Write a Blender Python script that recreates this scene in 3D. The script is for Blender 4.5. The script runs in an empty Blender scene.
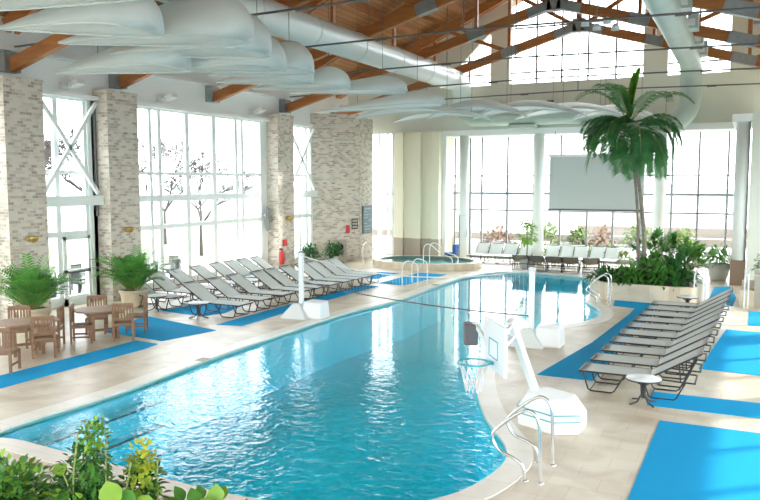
import bpy, bmesh, math, random
from mathutils import Vector, Matrix
PI = math.pi
R = math.radians
S = bpy.context.scene
C = S.collection
rnd = random.Random(7)

# ------------------------------------------------------------------ materials
def mat(name, col, rough=.6, metal=0., spec=.5, noise=None, nscale=5., bump=0., bscale=40., transl=0., emis=None, mapping=(1,1,1), detail=4):
    m = bpy.data.materials.new(name); m.use_nodes = True
    nt = m.node_tree; N = nt.nodes; L = nt.links
    b = N['Principled BSDF']; out = N['Material Output']
    b.inputs['Base Color'].default_value = (*col, 1); b.inputs['Roughness'].default_value = rough
    b.inputs['Metallic'].default_value = metal; b.inputs['Specular IOR Level'].default_value = spec
    tc = N.new('ShaderNodeTexCoord'); mp = N.new('ShaderNodeMapping'); mp.inputs['Scale'].default_value = mapping
    L.new(tc.outputs['Object'], mp.inputs[0])
    if noise:
        n = N.new('ShaderNodeTexNoise'); n.inputs['Scale'].default_value = nscale; n.inputs['Detail'].default_value = detail
        L.new(mp.outputs[0], n.inputs[0])
        r = N.new('ShaderNodeValToRGB'); L.new(n.outputs[0], r.inputs[0])
        r.color_ramp.elements[0].position = .3; r.color_ramp.elements[1].position = .7
        r.color_ramp.elements[0].color = (*noise, 1); r.color_ramp.elements[1].color = (*col, 1)
        L.new(r.outputs[0], b.inputs['Base Color'])
        colsock = r.outputs[0]
    else: colsock = None
    if bump:
        n2 = N.new('ShaderNodeTexNoise'); n2.inputs['Scale'].default_value = bscale; n2.inputs['Detail'].default_value = 3
        L.new(mp.outputs[0], n2.inputs[0])
        bp = N.new('ShaderNodeBump'); bp.inputs['Strength'].default_value = bump; bp.inputs['Distance'].default_value = .02
        L.new(n2.outputs[0], bp.inputs['Height']); L.new(bp.outputs[0], b.inputs['Normal'])
    if transl:
        t = N.new('ShaderNodeBsdfTranslucent'); t.inputs[0].default_value = (*[min(1, c*1.3) for c in col], 1)
        if colsock: L.new(colsock, t.inputs[0])
        mx = N.new('ShaderNodeMixShader'); mx.inputs[0].default_value = transl
        L.new(b.outputs[0], mx.inputs[1]); L.new(t.outputs[0], mx.inputs[2]); L.new(mx.outputs[0], out.inputs[0])
    if emis:
        b.inputs['Emission Color'].default_value = (*emis[:3], 1); b.inputs['Emission Strength'].default_value = emis[3]
    return m

M = {}
M['plaster'] = mat('white_plaster', (.90, .93, .91), .8, bump=.05, bscale=20)
M['beige'] = mat('beige_paint', (.73, .77, .68), .8, noise=(.70, .74, .65), nscale=.6)
M['cream'] = mat('cream_paint', (.80, .77, .60), .8)
M['taupe'] = mat('taupe_dado', (.42, .38, .30), .7)
M['brownbase'] = mat('brown_column_base', (.22, .15, .10), .6)
M['frame'] = mat('white_window_frame', (.80, .86, .84), .4)
M['darkframe'] = mat('grey_mullion', (.22, .23, .23), .5)
M['column'] = mat('white_column_paint', (.82, .87, .84), .45)
M['wood'] = mat('orange_glulam', (.50, .20, .055), .45, noise=(.34, .12, .035), nscale=1.6, mapping=(1, 1, 6))
M['steel'] = mat('galvanised_plate', (.36, .39, .38), .45, metal=.4, noise=(.28, .3, .3), nscale=4)
M['rod'] = mat('dark_steel_rod', (.16, .16, .16), .45, metal=.5)
M['duct'] = mat('white_duct_metal', (.80, .86, .83), .35, metal=.15, noise=(.74, .80, .78), nscale=.8)
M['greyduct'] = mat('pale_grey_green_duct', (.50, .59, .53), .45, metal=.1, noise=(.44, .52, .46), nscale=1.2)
M['sail'] = mat('pale_acoustic_sail', (.76, .82, .80), .6, transl=.45)
M['sailrim'] = mat('sail_rim_white', (.62, .70, .68), .5)
M['sling'] = mat('light_grey_sling', (.76, .80, .77), .7, noise=(.70, .74, .71), nscale=2, transl=.18)
M['slingbrown'] = mat('tan_sling', (.36, .31, .25), .7, transl=.15)  # sling darkened to tan, backlit shade put into the colour
M['lframe'] = mat('charcoal_tube', (.035, .035, .035), .4)
M['tabletop'] = mat('white_resin', (.80, .84, .84), .35)
M['teak'] = mat('weathered_teak', (.30, .175, .095), .6, noise=(.20, .11, .06), nscale=6, mapping=(1, 1, 4))
M['teaktop'] = mat('teak_top', (.36, .23, .14), .5, noise=(.28, .17, .10), nscale=7, mapping=(1, 6, 1))
M['pot'] = mat('cream_clay', (.72, .62, .46), .7, noise=(.66, .55, .40), nscale=3)
M['greypot'] = mat('grey_clay', (.50, .50, .46), .7)
M['soil'] = mat('dark_soil', (.06, .045, .03), .95, bump=.6, bscale=30)
M['bin'] = mat('tan_bin', (.40, .36, .28), .6)
M['binhole'] = mat('black_opening', (.01, .01, .01), .9)
M['palm'] = mat('palm_green', (.09, .29, .09), .4, noise=(.035, .15, .05), nscale=2.5, transl=.3)
M['palmlight'] = mat('palm_lime', (.22, .48, .06), .4, noise=(.12, .30, .04), nscale=3, transl=.35)
M['areca'] = mat('areca_green', (.15, .42, .08), .4, noise=(.07, .25, .05), nscale=3, transl=.3)
M['leafdark'] = mat('dark_leaf', (.05, .19, .04), .35, noise=(.02, .11, .03), nscale=6, transl=.25)
M['leafmid'] = mat('mid_leaf', (.14, .36, .06), .35, noise=(.06, .22, .045), nscale=6, transl=.3)
M['leaflime'] = mat('lime_leaf', (.34, .55, .07), .4, noise=(.20, .40, .05), nscale=5, transl=.35)
M['leafyellow'] = mat('yellow_leaf', (.60, .62, .07), .4, noise=(.34, .48, .06), nscale=5, transl=.35)
M['trunk'] = mat('palm_trunk_bark', (.30, .26, .20), .8, noise=(.2, .17, .13), nscale=5, mapping=(1, 1, 5))
M['caneg'] = mat('green_cane', (.28, .33, .10), .5)
M['white'] = mat('white_plastic', (.86, .88, .87), .35)
M['offwhite'] = mat('offwhite_plastic', (.74, .78, .76), .4)
M['teal'] = mat('teal_stripe', (.10, .42, .45), .4)
M['cyan'] = mat('cyan_rim', (.05, .45, .55), .35)
M['net'] = mat('white_cord', (.82, .84, .84), .8)
M['chrome'] = mat('stainless', (.72, .73, .72), .22, metal=.85)
M['blue'] = mat('blue_seat', (.01, .10, .35), .4)
M['black'] = mat('black_plastic', (.03, .03, .035), .5)
M['greybox'] = mat('dark_grey_box', (.13, .13, .14), .5)
M['red'] = mat('red_enamel', (.50, .02, .02), .35)
M['brass'] = mat('brass_fitting', (.55, .40, .14), .3, metal=.8)
M['screen'] = mat('grey_screen_fabric', (.56, .62, .60), .8)
M['signframe'] = mat('dark_sign', (.10, .15, .17), .5)
M['signface'] = mat('slate_sign_face', (.16, .24, .28), .5, noise=(.11, .17, .2), nscale=6)
M['signtext'] = mat('pale_sign_lines', (.45, .55, .58), .6)
M['bark'] = mat('bare_bark', (.06, .05, .045), .9)
M['shrubo'] = mat('russet_shrub', (.17, .11, .07), .8, transl=.2)
M['shrubg'] = mat('olive_shrub', (.10, .14, .035), .8, transl=.2)
M['patio'] = mat('dark_patio_metal', (.03, .035, .035), .5)
M['towel'] = mat('blue_white_towel', (.75, .80, .85), .9)
M['plank'] = None

def nodes(m): return m.node_tree.nodes, m.node_tree.links
def brick():
    m = mat('whitewashed_brick', (.6, .55, .48), .85)
    N, L = nodes(m); b = N['Principled BSDF']
    uv = N.new('ShaderNodeUVMap'); uv.uv_map = 'UVMap'
    br = N.new('ShaderNodeTexBrick'); L.new(uv.outputs[0], br.inputs['Vector'])
    br.inputs['Color1'].default_value = (.68, .61, .50, 1); br.inputs['Color2'].default_value = (.20, .10, .06, 1)
    br.inputs['Mortar'].default_value = (.62, .60, .54, 1); br.inputs['Scale'].default_value = 1
    br.inputs['Mortar Size'].default_value = .008; br.inputs['Bias'].default_value = -.28
    br.inputs['Brick Width'].default_value = .2; br.inputs['Row Height'].default_value = .085
    n = N.new('ShaderNodeTexNoise'); n.inputs['Scale'].default_value = 4; n.inputs['Detail'].default_value = 5; L.new(uv.outputs[0], n.inputs[0])
    rp = N.new('ShaderNodeMapRange'); L.new(n.outputs[0], rp.inputs[0]); rp.inputs[1].default_value = .35; rp.inputs[2].default_value = .65
    rp.inputs[3].default_value = .0; rp.inputs[4].default_value = .45
    mx = N.new('ShaderNodeMixRGB'); L.new(rp.outputs[0], mx.inputs[0]); L.new(br.outputs[0], mx.inputs[1]); mx.inputs[2].default_value = (.72, .69, .62, 1)
    L.new(mx.outputs[0], b.inputs['Base Color'])
    bp = N.new('ShaderNodeBump'); bp.inputs['Strength'].default_value = .5; bp.inputs['Distance'].default_value = .01
    L.new(br.outputs['Fac'], bp.inputs['Height']); bp.invert = True; L.new(bp.outputs[0], b.inputs['Normal'])
    return m
M['brick'] = brick()
def stone(name, a, b_, c, bw, bh, rough=.35):
    m = mat(name, a, rough); N, L = nodes(m); b = N['Principled BSDF']
    tc = N.new('ShaderNodeTexCoord')
    n = N.new('ShaderNodeTexNoise'); n.inputs['Scale'].default_value = .9; n.inputs['Detail'].default_value = 8; n.inputs['Distortion'].default_value = 1.2
    L.new(tc.outputs['Object'], n.inputs[0])
    r = N.new('ShaderNodeValToRGB'); L.new(n.outputs[0], r.inputs[0])
    r.color_ramp.elements[0].position = .33; r.color_ramp.elements[1].position = .62
    r.color_ramp.elements[0].color = (*b_, 1); r.color_ramp.elements[1].color = (*a, 1)
    br = N.new('ShaderNodeTexBrick'); L.new(tc.outputs['Object'], br.inputs['Vector'])
    br.inputs['Color1'].default_value = (1, 1, 1, 1); br.inputs['Color2'].default_value = (*c, 1); br.inputs['Mortar'].default_value = (.86, .83, .78, 1)
    br.inputs['Scale'].default_value = 1; br.inputs['Mortar Size'].default_value = .008; br.inputs['Brick Width'].default_value = bw; br.inputs['Row Height'].default_value = bh
    mx = N.new('ShaderNodeMixRGB'); mx.blend_type = 'MULTIPLY'; mx.inputs[0].default_value = 1
    L.new(r.outputs[0], mx.inputs[1]); L.new(br.outputs[0], mx.inputs[2]); L.new(mx.outputs[0], b.inputs['Base Color'])
    return m
M['deck'] = stone('travertine_deck', (.79, .72, .585), (.60, .50, .37), (.93, .90, .86), .62, .42)
M['coping'] = stone('pale_coping_stone', (.90, .88, .80), (.84, .80, .70), (.93, .92, .9), 60, .6)
M['plstone'] = stone('cream_planter_stone', (.76, .68, .53), (.58, .48, .34), (.86, .84, .8), .6, .3)
M['mat'] = mat('blue_rubber_matting', (.004, .36, .72), .85, spec=.15, noise=(.008, .36, .68), nscale=30, bump=.3, bscale=120)
M['basin'] = mat('pale_blue_pool_plaster', (.16, .88, .98), .6, noise=(.12, .84, .96), nscale=.5)
M['stepline'] = mat('dark_step_tile', (.02, .12, .25), .5)
M['spatile'] = mat('dark_green_tile', (.10, .16, .13), .4)
M['tiledark'] = mat('depth_marker_tile', (.35, .30, .18), .5)
def planks():
    m = mat('roof_decking', (.42, .18, .06), .55); N, L = nodes(m); b = N['Principled BSDF']
    tc = N.new('ShaderNodeTexCoord'); w = N.new('ShaderNodeTexBrick'); L.new(tc.outputs['Object'], w.inputs[0])
    mp = N.new('ShaderNodeMapping'); mp.inputs['Rotation'].default_value = (0, 0, R(90)); L.new(tc.outputs['Object'], mp.inputs[0]); L.new(mp.outputs[0], w.inputs[0])
    w.inputs['Color1'].default_value = (.46, .20, .065, 1); w.inputs['Color2'].default_value = (.33, .135, .045, 1); w.inputs['Mortar'].default_value = (.14, .06, .02, 1)
    w.inputs['Scale'].default_value = 1; w.inputs['Brick Width'].default_value = 4; w.inputs['Row Height'].default_value = .2; w.inputs['Mortar Size'].default_value = .012
    L.new(w.outputs[0], b.inputs['Base Color']); return m
M['plank'] = planks()
def schlick(N, L, nrm=None, f0=.02):
    g = N.new('ShaderNodeNewGeometry'); d = N.new('ShaderNodeVectorMath'); d.operation = 'DOT_PRODUCT'
    L.new(g.outputs['Incoming'], d.inputs[0]); L.new(nrm or g.outputs['Normal'], d.inputs[1])
    def mth(op, a, b):
        q = N.new('ShaderNodeMath'); q.operation = op
        for i, v in enumerate((a, b)):
            if v is None: continue
            if isinstance(v, (int, float)): q.inputs[i].default_value = v
            else: L.new(v, q.inputs[i])
        return q.outputs[0]
    a = mth('ABSOLUTE', d.outputs['Value'], None); a = mth('SUBTRACT', 1, a); a = mth('MAXIMUM', a, 0); a = mth('POWER', a, 5); a = mth('MULTIPLY', a, 1-f0)
    return mth('ADD', a, f0)
def water(name, tint, rip):
    m = bpy.data.materials.new(name); m.use_nodes = True; N, L = nodes(m)
    N.remove(N['Principled BSDF']); out = N['Material Output']
    tc = N.new('ShaderNodeTexCoord')
    n1 = N.new('ShaderNodeTexNoise'); n1.inputs['Scale'].default_value = 5.5; n1.inputs['Detail'].default_value = 3; n1.inputs['Distortion'].default_value = .6
    n2 = N.new('ShaderNodeTexNoise'); n2.inputs['Scale'].default_value = .8; n2.inputs['Detail'].default_value = 2
    L.new(tc.outputs['Object'], n1.inputs[0]); L.new(tc.outputs['Object'], n2.inputs[0])
    # calmer far from the return jets at the near end
    sp = N.new('ShaderNodeSeparateXYZ'); L.new(tc.outputs['Object'], sp.inputs[0])
    mr = N.new('ShaderNodeMapRange'); L.new(sp.outputs[1], mr.inputs[0]); mr.inputs[1].default_value = 8; mr.inputs[2].default_value = 16; mr.inputs[3].default_value = rip; mr.inputs[4].default_value = rip*.12
    bp = N.new('ShaderNodeBump'); bp.inputs['Distance'].default_value = .06; L.new(mr.outputs[0], bp.inputs['Strength'])
    ad = N.new('ShaderNodeMath'); ad.operation = 'ADD'; L.new(n1.outputs[0], ad.inputs[0]); L.new(n2.outputs[0], ad.inputs[1]); L.new(ad.outputs[0], bp.inputs['Height'])
    g = N.new('ShaderNodeBsdfGlossy'); g.inputs['Roughness'].default_value = .02; L.new(bp.outputs[0], g.inputs['Normal'])
    t = N.new('ShaderNodeBsdfTransparent'); t.inputs[0].default_value = (*tint, 1)
    f = schlick(N, L, bp.outputs[0])
    mx = N.new('ShaderNodeMixShader'); L.new(f, mx.inputs[0]); L.new(t.outputs[0], mx.inputs[1]); L.new(g.outputs[0], mx.inputs[2]); L.new(mx.outputs[0], out.inputs[0])
    return m
M['water'] = water('pool_water', (.03, .89, .99), .36)
M['spawater'] = water('spa_water', (.35, .85, .88), .3)
def glass():
    m = bpy.data.materials.new('window_glass'); m.use_nodes = True; N, L = nodes(m); N.remove(N['Principled BSDF'])
    g = N.new('ShaderNodeBsdfGlossy'); g.inputs['Roughness'].default_value = .0
    t = N.new('ShaderNodeBsdfTransparent'); t.inputs[0].default_value = (.97, .99, .985, 1)
    f = schlick(N, L, None, .04)
    mx = N.new('ShaderNodeMixShader'); L.new(f, mx.inputs[0]); L.new(t.outputs[0], mx.inputs[1]); L.new(g.outputs[0], mx.inputs[2]); L.new(mx.outputs[0], N['Material Output'].inputs[0])
    return m
M['glass'] = glass()
M['terrace'] = mat('snowy_terrace', (.34, .33, .32), .9, noise=(.22, .20, .18), nscale=.25)
M['lawn'] = mat('pale_winter_lawn', (.14, .16, .09), .95, noise=(.18, .18, .13), nscale=.3)
M['sea'] = mat('pale_sea', (.10, .14, .16), .5)
M['terwall'] = mat('pale_terrace_stone', (.21, .18, .15), .9, noise=(.18, .15, .12), nscale=2)
M['canvas'] = mat('white_canvas', (.8, .8, .78), .8)

# ------------------------------------------------------------------ mesh builder
class MB:
    def __init__(s): s.v = []; s.f = []; s.uv = []; s.sm = []
    def add(s, vs, fs, smooth=False, uvs=None):
        o = len(s.v); s.v += [tuple(v) for v in vs]
        for i, f in enumerate(fs):
            s.f.append(tuple(a+o for a in f)); s.sm.append(smooth); s.uv.append(uvs[i] if uvs else None)
        return s
    def box(s, c, d, rz=0, ry=0, rx=0, taper=1.):
        m = Matrix.Translation(c) @ Matrix.Rotation(rz, 4, 'Z') @ Matrix.Rotation(ry, 4, 'Y') @ Matrix.Rotation(rx, 4, 'X')
        x, y, z = d[0]/2, d[1]/2, d[2]/2
        P = [(-x, -y, -z), (x, -y, -z), (x, y, -z), (-x, y, -z), (-x*taper, -y*taper, z), (x*taper, -y*taper, z), (x*taper, y*taper, z), (-x*taper, y*taper, z)]
        return s.add([m @ Vector(p) for p in P], [(3, 2, 1, 0), (4, 5, 6, 7), (0, 1, 5, 4), (1, 2, 6, 5), (2, 3, 7, 6), (3, 0, 4, 7)])
    def b2(s, a, b):
        return s.box([(a[i]+b[i])/2 for i in range(3)], [abs(b[i]-a[i]) for i in range(3)])
    def beam(s, a, b, w, h, up=(0, 0, 1)):
        a = Vector(a); b = Vector(b); d = (b-a); L_ = d.length; d.normalize(); u = Vector(up); r = d.cross(u)
        if r.length < 1e-4: r = d.cross(Vector((0, 1, 0)))
        r.normalize(); u = r.cross(d)
        vs = [p + r*sx*w/2 + u*sz*h/2 for p in (a, b) for sx, sz in ((-1, -1), (1, -1), (1, 1), (-1, 1))]
        return s.add(vs, [(0, 1, 2, 3), (7, 6, 5, 4), (0, 4, 5, 1), (1, 5, 6, 2), (2, 6, 7, 3), (3, 7, 4, 0)])
    def tube(s, pts, r, n=8, close=False, caps=True):
        pts = [Vector(p) for p in pts]; k = len(pts); rr = r if isinstance(r, (list, tuple)) else [r]*k
        vs = []; ref = None
        for i, p in enumerate(pts):
            if close: t = pts[(i+1) % k]-pts[i-1]
            else: t = pts[min(i+1, k-1)]-pts[max(i-1, 0)]
            if t.length < 1e-9: t = Vector((0, 0, 1))
            t.normalize()
            if ref is None: ref = Vector((0, 0, 1)) if abs(t.z) < .9 else Vector((1, 0, 0))
            a = t.cross(ref)
            if a.length < 1e-3: a = t.cross(Vector((0, 1, 0)))
            a.normalize(); b = a.cross(t); ref = b
            vs += [p + (a*math.cos(2*PI*j/n)+b*math.sin(2*PI*j/n))*rr[i] for j in range(n)]
        fs = []
        for i in range(k if close else k-1):
            i2 = (i+1) % k
            for j in range(n): fs.append((i*n+j, i*n+(j+1) % n, i2*n+(j+1) % n, i2*n+j))
        s.add(vs, fs, True)
        if caps and not close:
            s.add(vs[:n], [tuple(range(n))]); s.add(vs[-n:], [tuple(reversed(range(n)))])
        return s
    def lathe(s, prof, c=(0, 0, 0), n=24, smooth=True):
        vs = [(c[0]+r*math.cos(2*PI*j/n), c[1]+r*math.sin(2*PI*j/n), c[2]+z) for r, z in prof for j in range(n)]
        fs = [(i*n+j, i*n+(j+1) % n, (i+1)*n+(j+1) % n, (i+1)*n+j) for i in range(len(prof)-1) for j in range(n)]
        return s.add(vs, fs, smooth)
    def prism(s, poly, z0, z1):
        n = len(poly)
        s.add([(x, y, z0) for x, y in poly]+[(x, y, z1) for x, y in poly],
              [tuple(reversed(range(n))), tuple(range(n, 2*n))]+[(i, (i+1) % n, n+(i+1) % n, n+i) for i in range(n)])
        return s
    def ngonprism(s, poly3a, poly3b):
        n = len(poly3a); return s.add(list(poly3a)+list(poly3b), [tuple(reversed(range(n))), tuple(range(n, 2*n))]+[(i, (i+1) % n, n+(i+1) % n, n+i) for i in range(n)])
    def build(s, name, m, parent=None, loc=None, uvbox=False, bevel=0, solid=0, fix=False):
        me = bpy.data.meshes.new(name); me.from_pydata(s.v, [], s.f); me.update()
        me.polygons.foreach_set('use_smooth', s.sm)
        if m: me.materials.append(m)
        if fix:
            bm = bmesh.new(); bm.from_mesh(me); bmesh.ops.recalc_face_normals(bm, faces=bm.faces); bm.to_mesh(me); bm.free()
        if uvbox:
            ul = me.uv_layers.new(name='UVMap')
            for p in me.polygons:
                nrm = p.normal; t = Vector((-nrm.y, nrm.x, 0))
                if t.length < .1: t = Vector((1, 0, 0)); w = Vector((0, 1, 0))
                else: t.normalize(); w = Vector((0, 0, 1))
                for li in p.loop_indices:
                    co = me.vertices[me.loops[li].vertex_index].co; ul.data[li].uv = (co.dot(t), co.dot(w))
        o = bpy.data.objects.new(name, me); C.objects.link(o)
        if parent: o.parent = parent
        if loc: o.location = loc
        if bevel:
            b = o.modifiers.new('bevel', 'BEVEL'); b.width = bevel; b.segments = 2; b.limit_method = 'ANGLE'
        if solid:
            q = o.modifiers.new('thick', 'SOLIDIFY'); q.thickness = solid
        return o
def tag(o, label=None, cat=None, group=None, kind=None):
    if label: o['label'] = label
    if cat: o['category'] = cat
    if group: o['group'] = group
    if kind: o['kind'] = kind
    return o
def empty(name, loc, rz=0, label=None, cat=None, group=None):
    o = bpy.data.objects.new(name, None); o.empty_display_size = .1; C.objects.link(o); o.location = loc; o.rotation_euler = (0, 0, rz)
    return tag(o, label, cat, group)
def st(o, label=None): o['kind'] = 'structure'; return tag(o, label) if label else o
def copy_tree(o, loc, rz, label=None, group=None):
    r = o.copy(); C.objects.link(r); r.location = loc; r.rotation_euler = (0, 0, rz)
    if label: r['label'] = label
    if group: r['group'] = group
    for ch in list(o.children):
        c = ch.copy(); C.objects.link(c); c.parent = r
        for g in list(ch.children):
            d = g.copy(); C.objects.link(d); d.parent = c
    return r
def smoothpoly(pts, k=6):
    n = len(pts); out = []
    for i in range(n):
        p0, p1, p2, p3 = [Vector((*pts[(i+d) % n], 0)) for d in (-1, 0, 1, 2)]
        for j in range(k):
            t = j/k
            q = .5*((2*p1)+(-p0+p2)*t+(2*p0-5*p1+4*p2-p3)*t*t+(-p0+3*p1-3*p2+p3)*t**3)
            out.append((q.x, q.y))
    return out
def curve3(pts, k=6):
    P = [Vector(p) for p in pts]; P = [P[0]*2-P[1]]+P+[P[-1]*2-P[-2]]; out = []
    for i in range(1, len(P)-2):
        for j in range(k):
            t = j/k; p0, p1, p2, p3 = P[i-1:i+3]
            out.append(.5*((2*p1)+(-p0+p2)*t+(2*p0-5*p1+4*p2-p3)*t*t+(-p0+3*p1-3*p2+p3)*t**3))
    out.append(P[-2]); return out
def offset(poly, d):
    n = len(poly); out = []
    for i in range(n):
        a = Vector(poly[i-1]); b = Vector(poly[i]); c = Vector(poly[(i+1) % n]); t = (c-a); t.normalize()
        out.append((b.x+t.y*d, b.y-t.x*d))
    return out
def fill_ring(outer, inner, z, name, m, depth=.0):
    bm = bmesh.new(); es = []
    for poly in (outer, inner):
        vs = [bm.verts.new((x, y, z)) for x, y in poly]
        es += [bm.edges.new((vs[i], vs[(i+1) % len(vs)])) for i in range(len(vs))]
    bmesh.ops.triangle_fill(bm, use_beauty=True, edges=es)
    bmesh.ops.recalc_face_normals(bm, faces=bm.faces)
    for f in bm.faces:
        if f.normal.z < 0: f.normal_flip()
    me = bpy.data.meshes.new(name); bm.to_mesh(me); bm.free(); me.materials.append(m)
    o = bpy.data.objects.new(name, me); C.objects.link(o)
    if depth:
        q = o.modifiers.new('t', 'SOLIDIFY'); q.thickness = depth; q.offset = -1
    return o

# ------------------------------------------------------------------ pool, deck
ctrl = [(-10.15, 7.55), (-10.1, 10), (-10.3, 13), (-10.35, 16), (-10.35, 19), (-10.0, 22), (-10.1, 25.5), (-10.0, 28.3), (-9.4, 30.4), (-8.3, 31.0), (-7, 30.75), (-5.75, 30.3), (-5.0, 28.6), (-4.8, 26.5),
        (-4.55, 24.4), (-3.95, 23), (-3.68, 21.7), (-3.95, 20.5), (-4.75, 19.2), (-5.15, 17.6), (-5.1, 15.6), (-4.5, 13.4), (-3.75, 11.6), (-3.0, 10.3), (-2.85, 9.4), (-3.15, 8.3), (-4.0, 7.5), (-5.5, 7.2), (-7.4, 7.3), (-9.4, 7.42)]
water_edge = smoothpoly(ctrl, 5)
area = sum(water_edge[i-1][0]*water_edge[i][1]-water_edge[i][0]*water_edge[i-1][1] for i in range(len(water_edge)))
sgn = 1 if area > 0 else -1
cop_out = offset(water_edge, .36*sgn)
XL, XR, YN, YF = -18.6, 5.2, -6., 36.2
deck = fill_ring([(XL, YN), (XR, YN), (XR, YF), (XL, YF)], cop_out, 0, 'floor', M['deck'], .1); st(deck, 'cream travertine pool deck with warm veining')
cop = fill_ring(cop_out, water_edge, .012, 'coping', M['coping'], .12); st(cop, 'pale stone coping bordering the pool')
n = len(water_edge); b = MB()
b.add([(x, y, -.03) for x, y in water_edge]+[(x, y, -1.35) for x, y in water_edge], [(i, (i+1) % n, n+(i+1) % n, n+i) for i in range(n)], True)
b.add([(x, y, -1.35) for x, y in water_edge], [tuple(range(n))])
st(b.build('pool_basin', M['basin'], fix=False), 'light blue plastered pool basin')
for k, (d, z) in enumerate(((.4, -.3), (.75, -.6), (1.15, -.9))):
    b = MB(); b.b2((-10.1+d*0, 7.0, -1.35), (-10.0+1.3+d*1.1, 7.35+d*1.2, z)) if False else b.prism([(-10.02, 7.62), (-10.02, 10.6-.3*k), (-10.05+d, 10.6-.3*k), (-10.05+d, 7.52)], -1.35, z)
    o = b.build('pool_step', M['basin']); st(o)
    e = MB().b2((-10.05+d-.07, 7.55, z), (-10.05+d, 10.6-.3*k, z+.006)).build('step_edge', M['stepline'], o)
b = MB().add([(x, y, -.075) for x, y in water_edge], [tuple(range(n)) if sgn > 0 else tuple(reversed(range(n)))])
o = b.build('pool_water', M['water']); tag(o, 'clear turquoise water filling the freeform swimming pool', 'water', kind='stuff')
for (x, y) in ((-10.32, 12.6), (-10.2, 25.6)):
    tag(MB().b2((x-.12, y-.14, .012), (x+.1, y+.14, .018)).build('depth_marker', M['tiledark']), 'small ochre depth marker tile on the coping '+('nearest the dining tables' if y < 15 else 'near the spa rails'), 'tile', 'depth marker tiles')

# blue mats
mats = [([(-13.05, 5), (-12.27, 5), (-12.2, 12.9), (-12.3, 13.4), (-13.02, 13.45)], 'long narrow blue mat between the dining chairs and the pool'),
 ([(-14.5, 13.9), (-12.45, 13.7), (-12.1, 15.3), (-15.2, 16.1)], 'wide blue mat beyond the farther dining table'),
 ([(-12.58, 15.95), (-11.85, 16.05), (-12.0, 20), (-11.95, 24.4), (-12.65, 24.4), (-12.62, 20)], 'blue mat strip along the feet of the left loungers'),
 ([(-15.4, 16.95), (-13.7, 16.75), (-13.5, 17.5), (-13.75, 18.6), (-15.2, 18.6)], 'blue mat partly under the first left loungers'),
 ([(-13.9, 26.3), (-12.9, 26.2), (-12.9, 28.3), (-13.9, 28.3)], 'small blue mat farthest left before the raised spa'),
 ([(-12.3, 25.2), (-11.2, 25.0), (-10.95, 28.7), (-12.2, 28.8)], 'blue mat beside the pool in front of the raised spa'),
 ([(-3.62, 14.5), (-2.55, 14.5), (-2.4, 23.1), (-2.4, 24.9), (-3.75, 24.95), (-3.6, 23.7), (-2.95, 23.5), (-2.95, 22.4), (-3.2, 18)], 'long blue mat with an L-shaped end along the feet of the right loungers'),
 ([(-.78, 16.4), (4.5, 16.1), (4.5, 20.9), (-.4, 21.1)], 'wide blue mat behind the heads of the right loungers'),
 ([(-1.42, 13.3), (4.5, 13.4), (4.5, 14.35), (-1.42, 14.2)], 'narrow blue mat strip beside the white round side table on the right'),
 ([(-1.2, 4), (4.5, 4), (4.5, 12.55), (-1.14, 12.5)], 'large blue mat at the near right corner of the deck'),
 ([(-1.0, 29.5), (-.5, 29.9), (-.25, 27), (-.33, 25.2), (-1.05, 26.2)], 'blue mat before the brown based column'),
 ([(.1, 22.0), (4.5, 22.0), (4.5, 24.4), (.12, 24.4)], 'blue mat at the right edge beside the raised planter')]
for p, l in mats:
    a = sum(p[i-1][0]*p[i][1]-p[i][0]*p[i-1][1] for i in range(len(p)))
    if a < 0: p = p[::-1]
    tag(MB().prism(p, .001, .012).build('blue_mat', M['mat']), l, 'mat', 'blue deck mats')

# ------------------------------------------------------------------ walls
ZE = 8.3; SL = .46; RX = -6.7
def roofz(x): return ZE+SL*(x-XL) if x < RX else ZE+SL*(RX-XL)-SL*(x-RX)
GX = -18.6
HZ = 6.35                                   # glass head on the left
b = MB(); b.b2((GX-.25, -6, HZ), (GX, 36.2, 8.45)); b.b2((GX-.3, -6, 7.38), (GX+.18, 30.4, 7.46)); b.b2((GX-.1, -6, 6.3), (GX+.25, 30.6, 6.42))
b.b2((GX-.25, -6, -.1), (GX, 36, .12))
b.b2((GX-.25, -6, 0), (GX, 2, 7))
st(b.build('wall_left', M['plaster']), 'white plaster band above the left windows')
def pillar(y0, y1, x0=-18.62, x1=-18.0, top=6.62, label=''):
    b = MB(); b.b2((x0, y0, 0), (x1, y1, top)); b.b2((x0, y0-.02, top-.09), (x1+.02, y1+.02, top))
    return tag(b.build('brick_pillar', M['brick'], uvbox=True), label, 'pillar', 'whitewashed brick pillars')
pillar(14.02, 15.28, label='nearest whitewashed brick pillar, behind the left potted palm')
pillar(17.66, 18.95, label='whitewashed brick pillar between the two tall window bays')
pillar(27.1, 28.35, label='whitewashed brick pillar with a fire extinguisher at its foot')
pillar(9.5, 10.75, label='whitewashed brick pillar left of the nearest dining table')
# diagonal brick wall + corner pier
b = MB(); b.prism([(-18.6, 30.75), (-16.85, 32.35), (-17.0, 32.6), (-18.75, 31.0)], 0, 6.95)
st(b.build('wall_corner', M['brick'], uvbox=True), 'whitewashed brick corner wall beyond the potted plants')
b = MB(); b.b2((-17.35, 32.36, 0), (-16.8, 33.7, 6.8))
tag(b.build('brick_pillar', M['brick'], uvbox=True), 'brick pier at the far left corner carrying the slate sign', 'pillar', 'whitewashed brick pillars')
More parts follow.
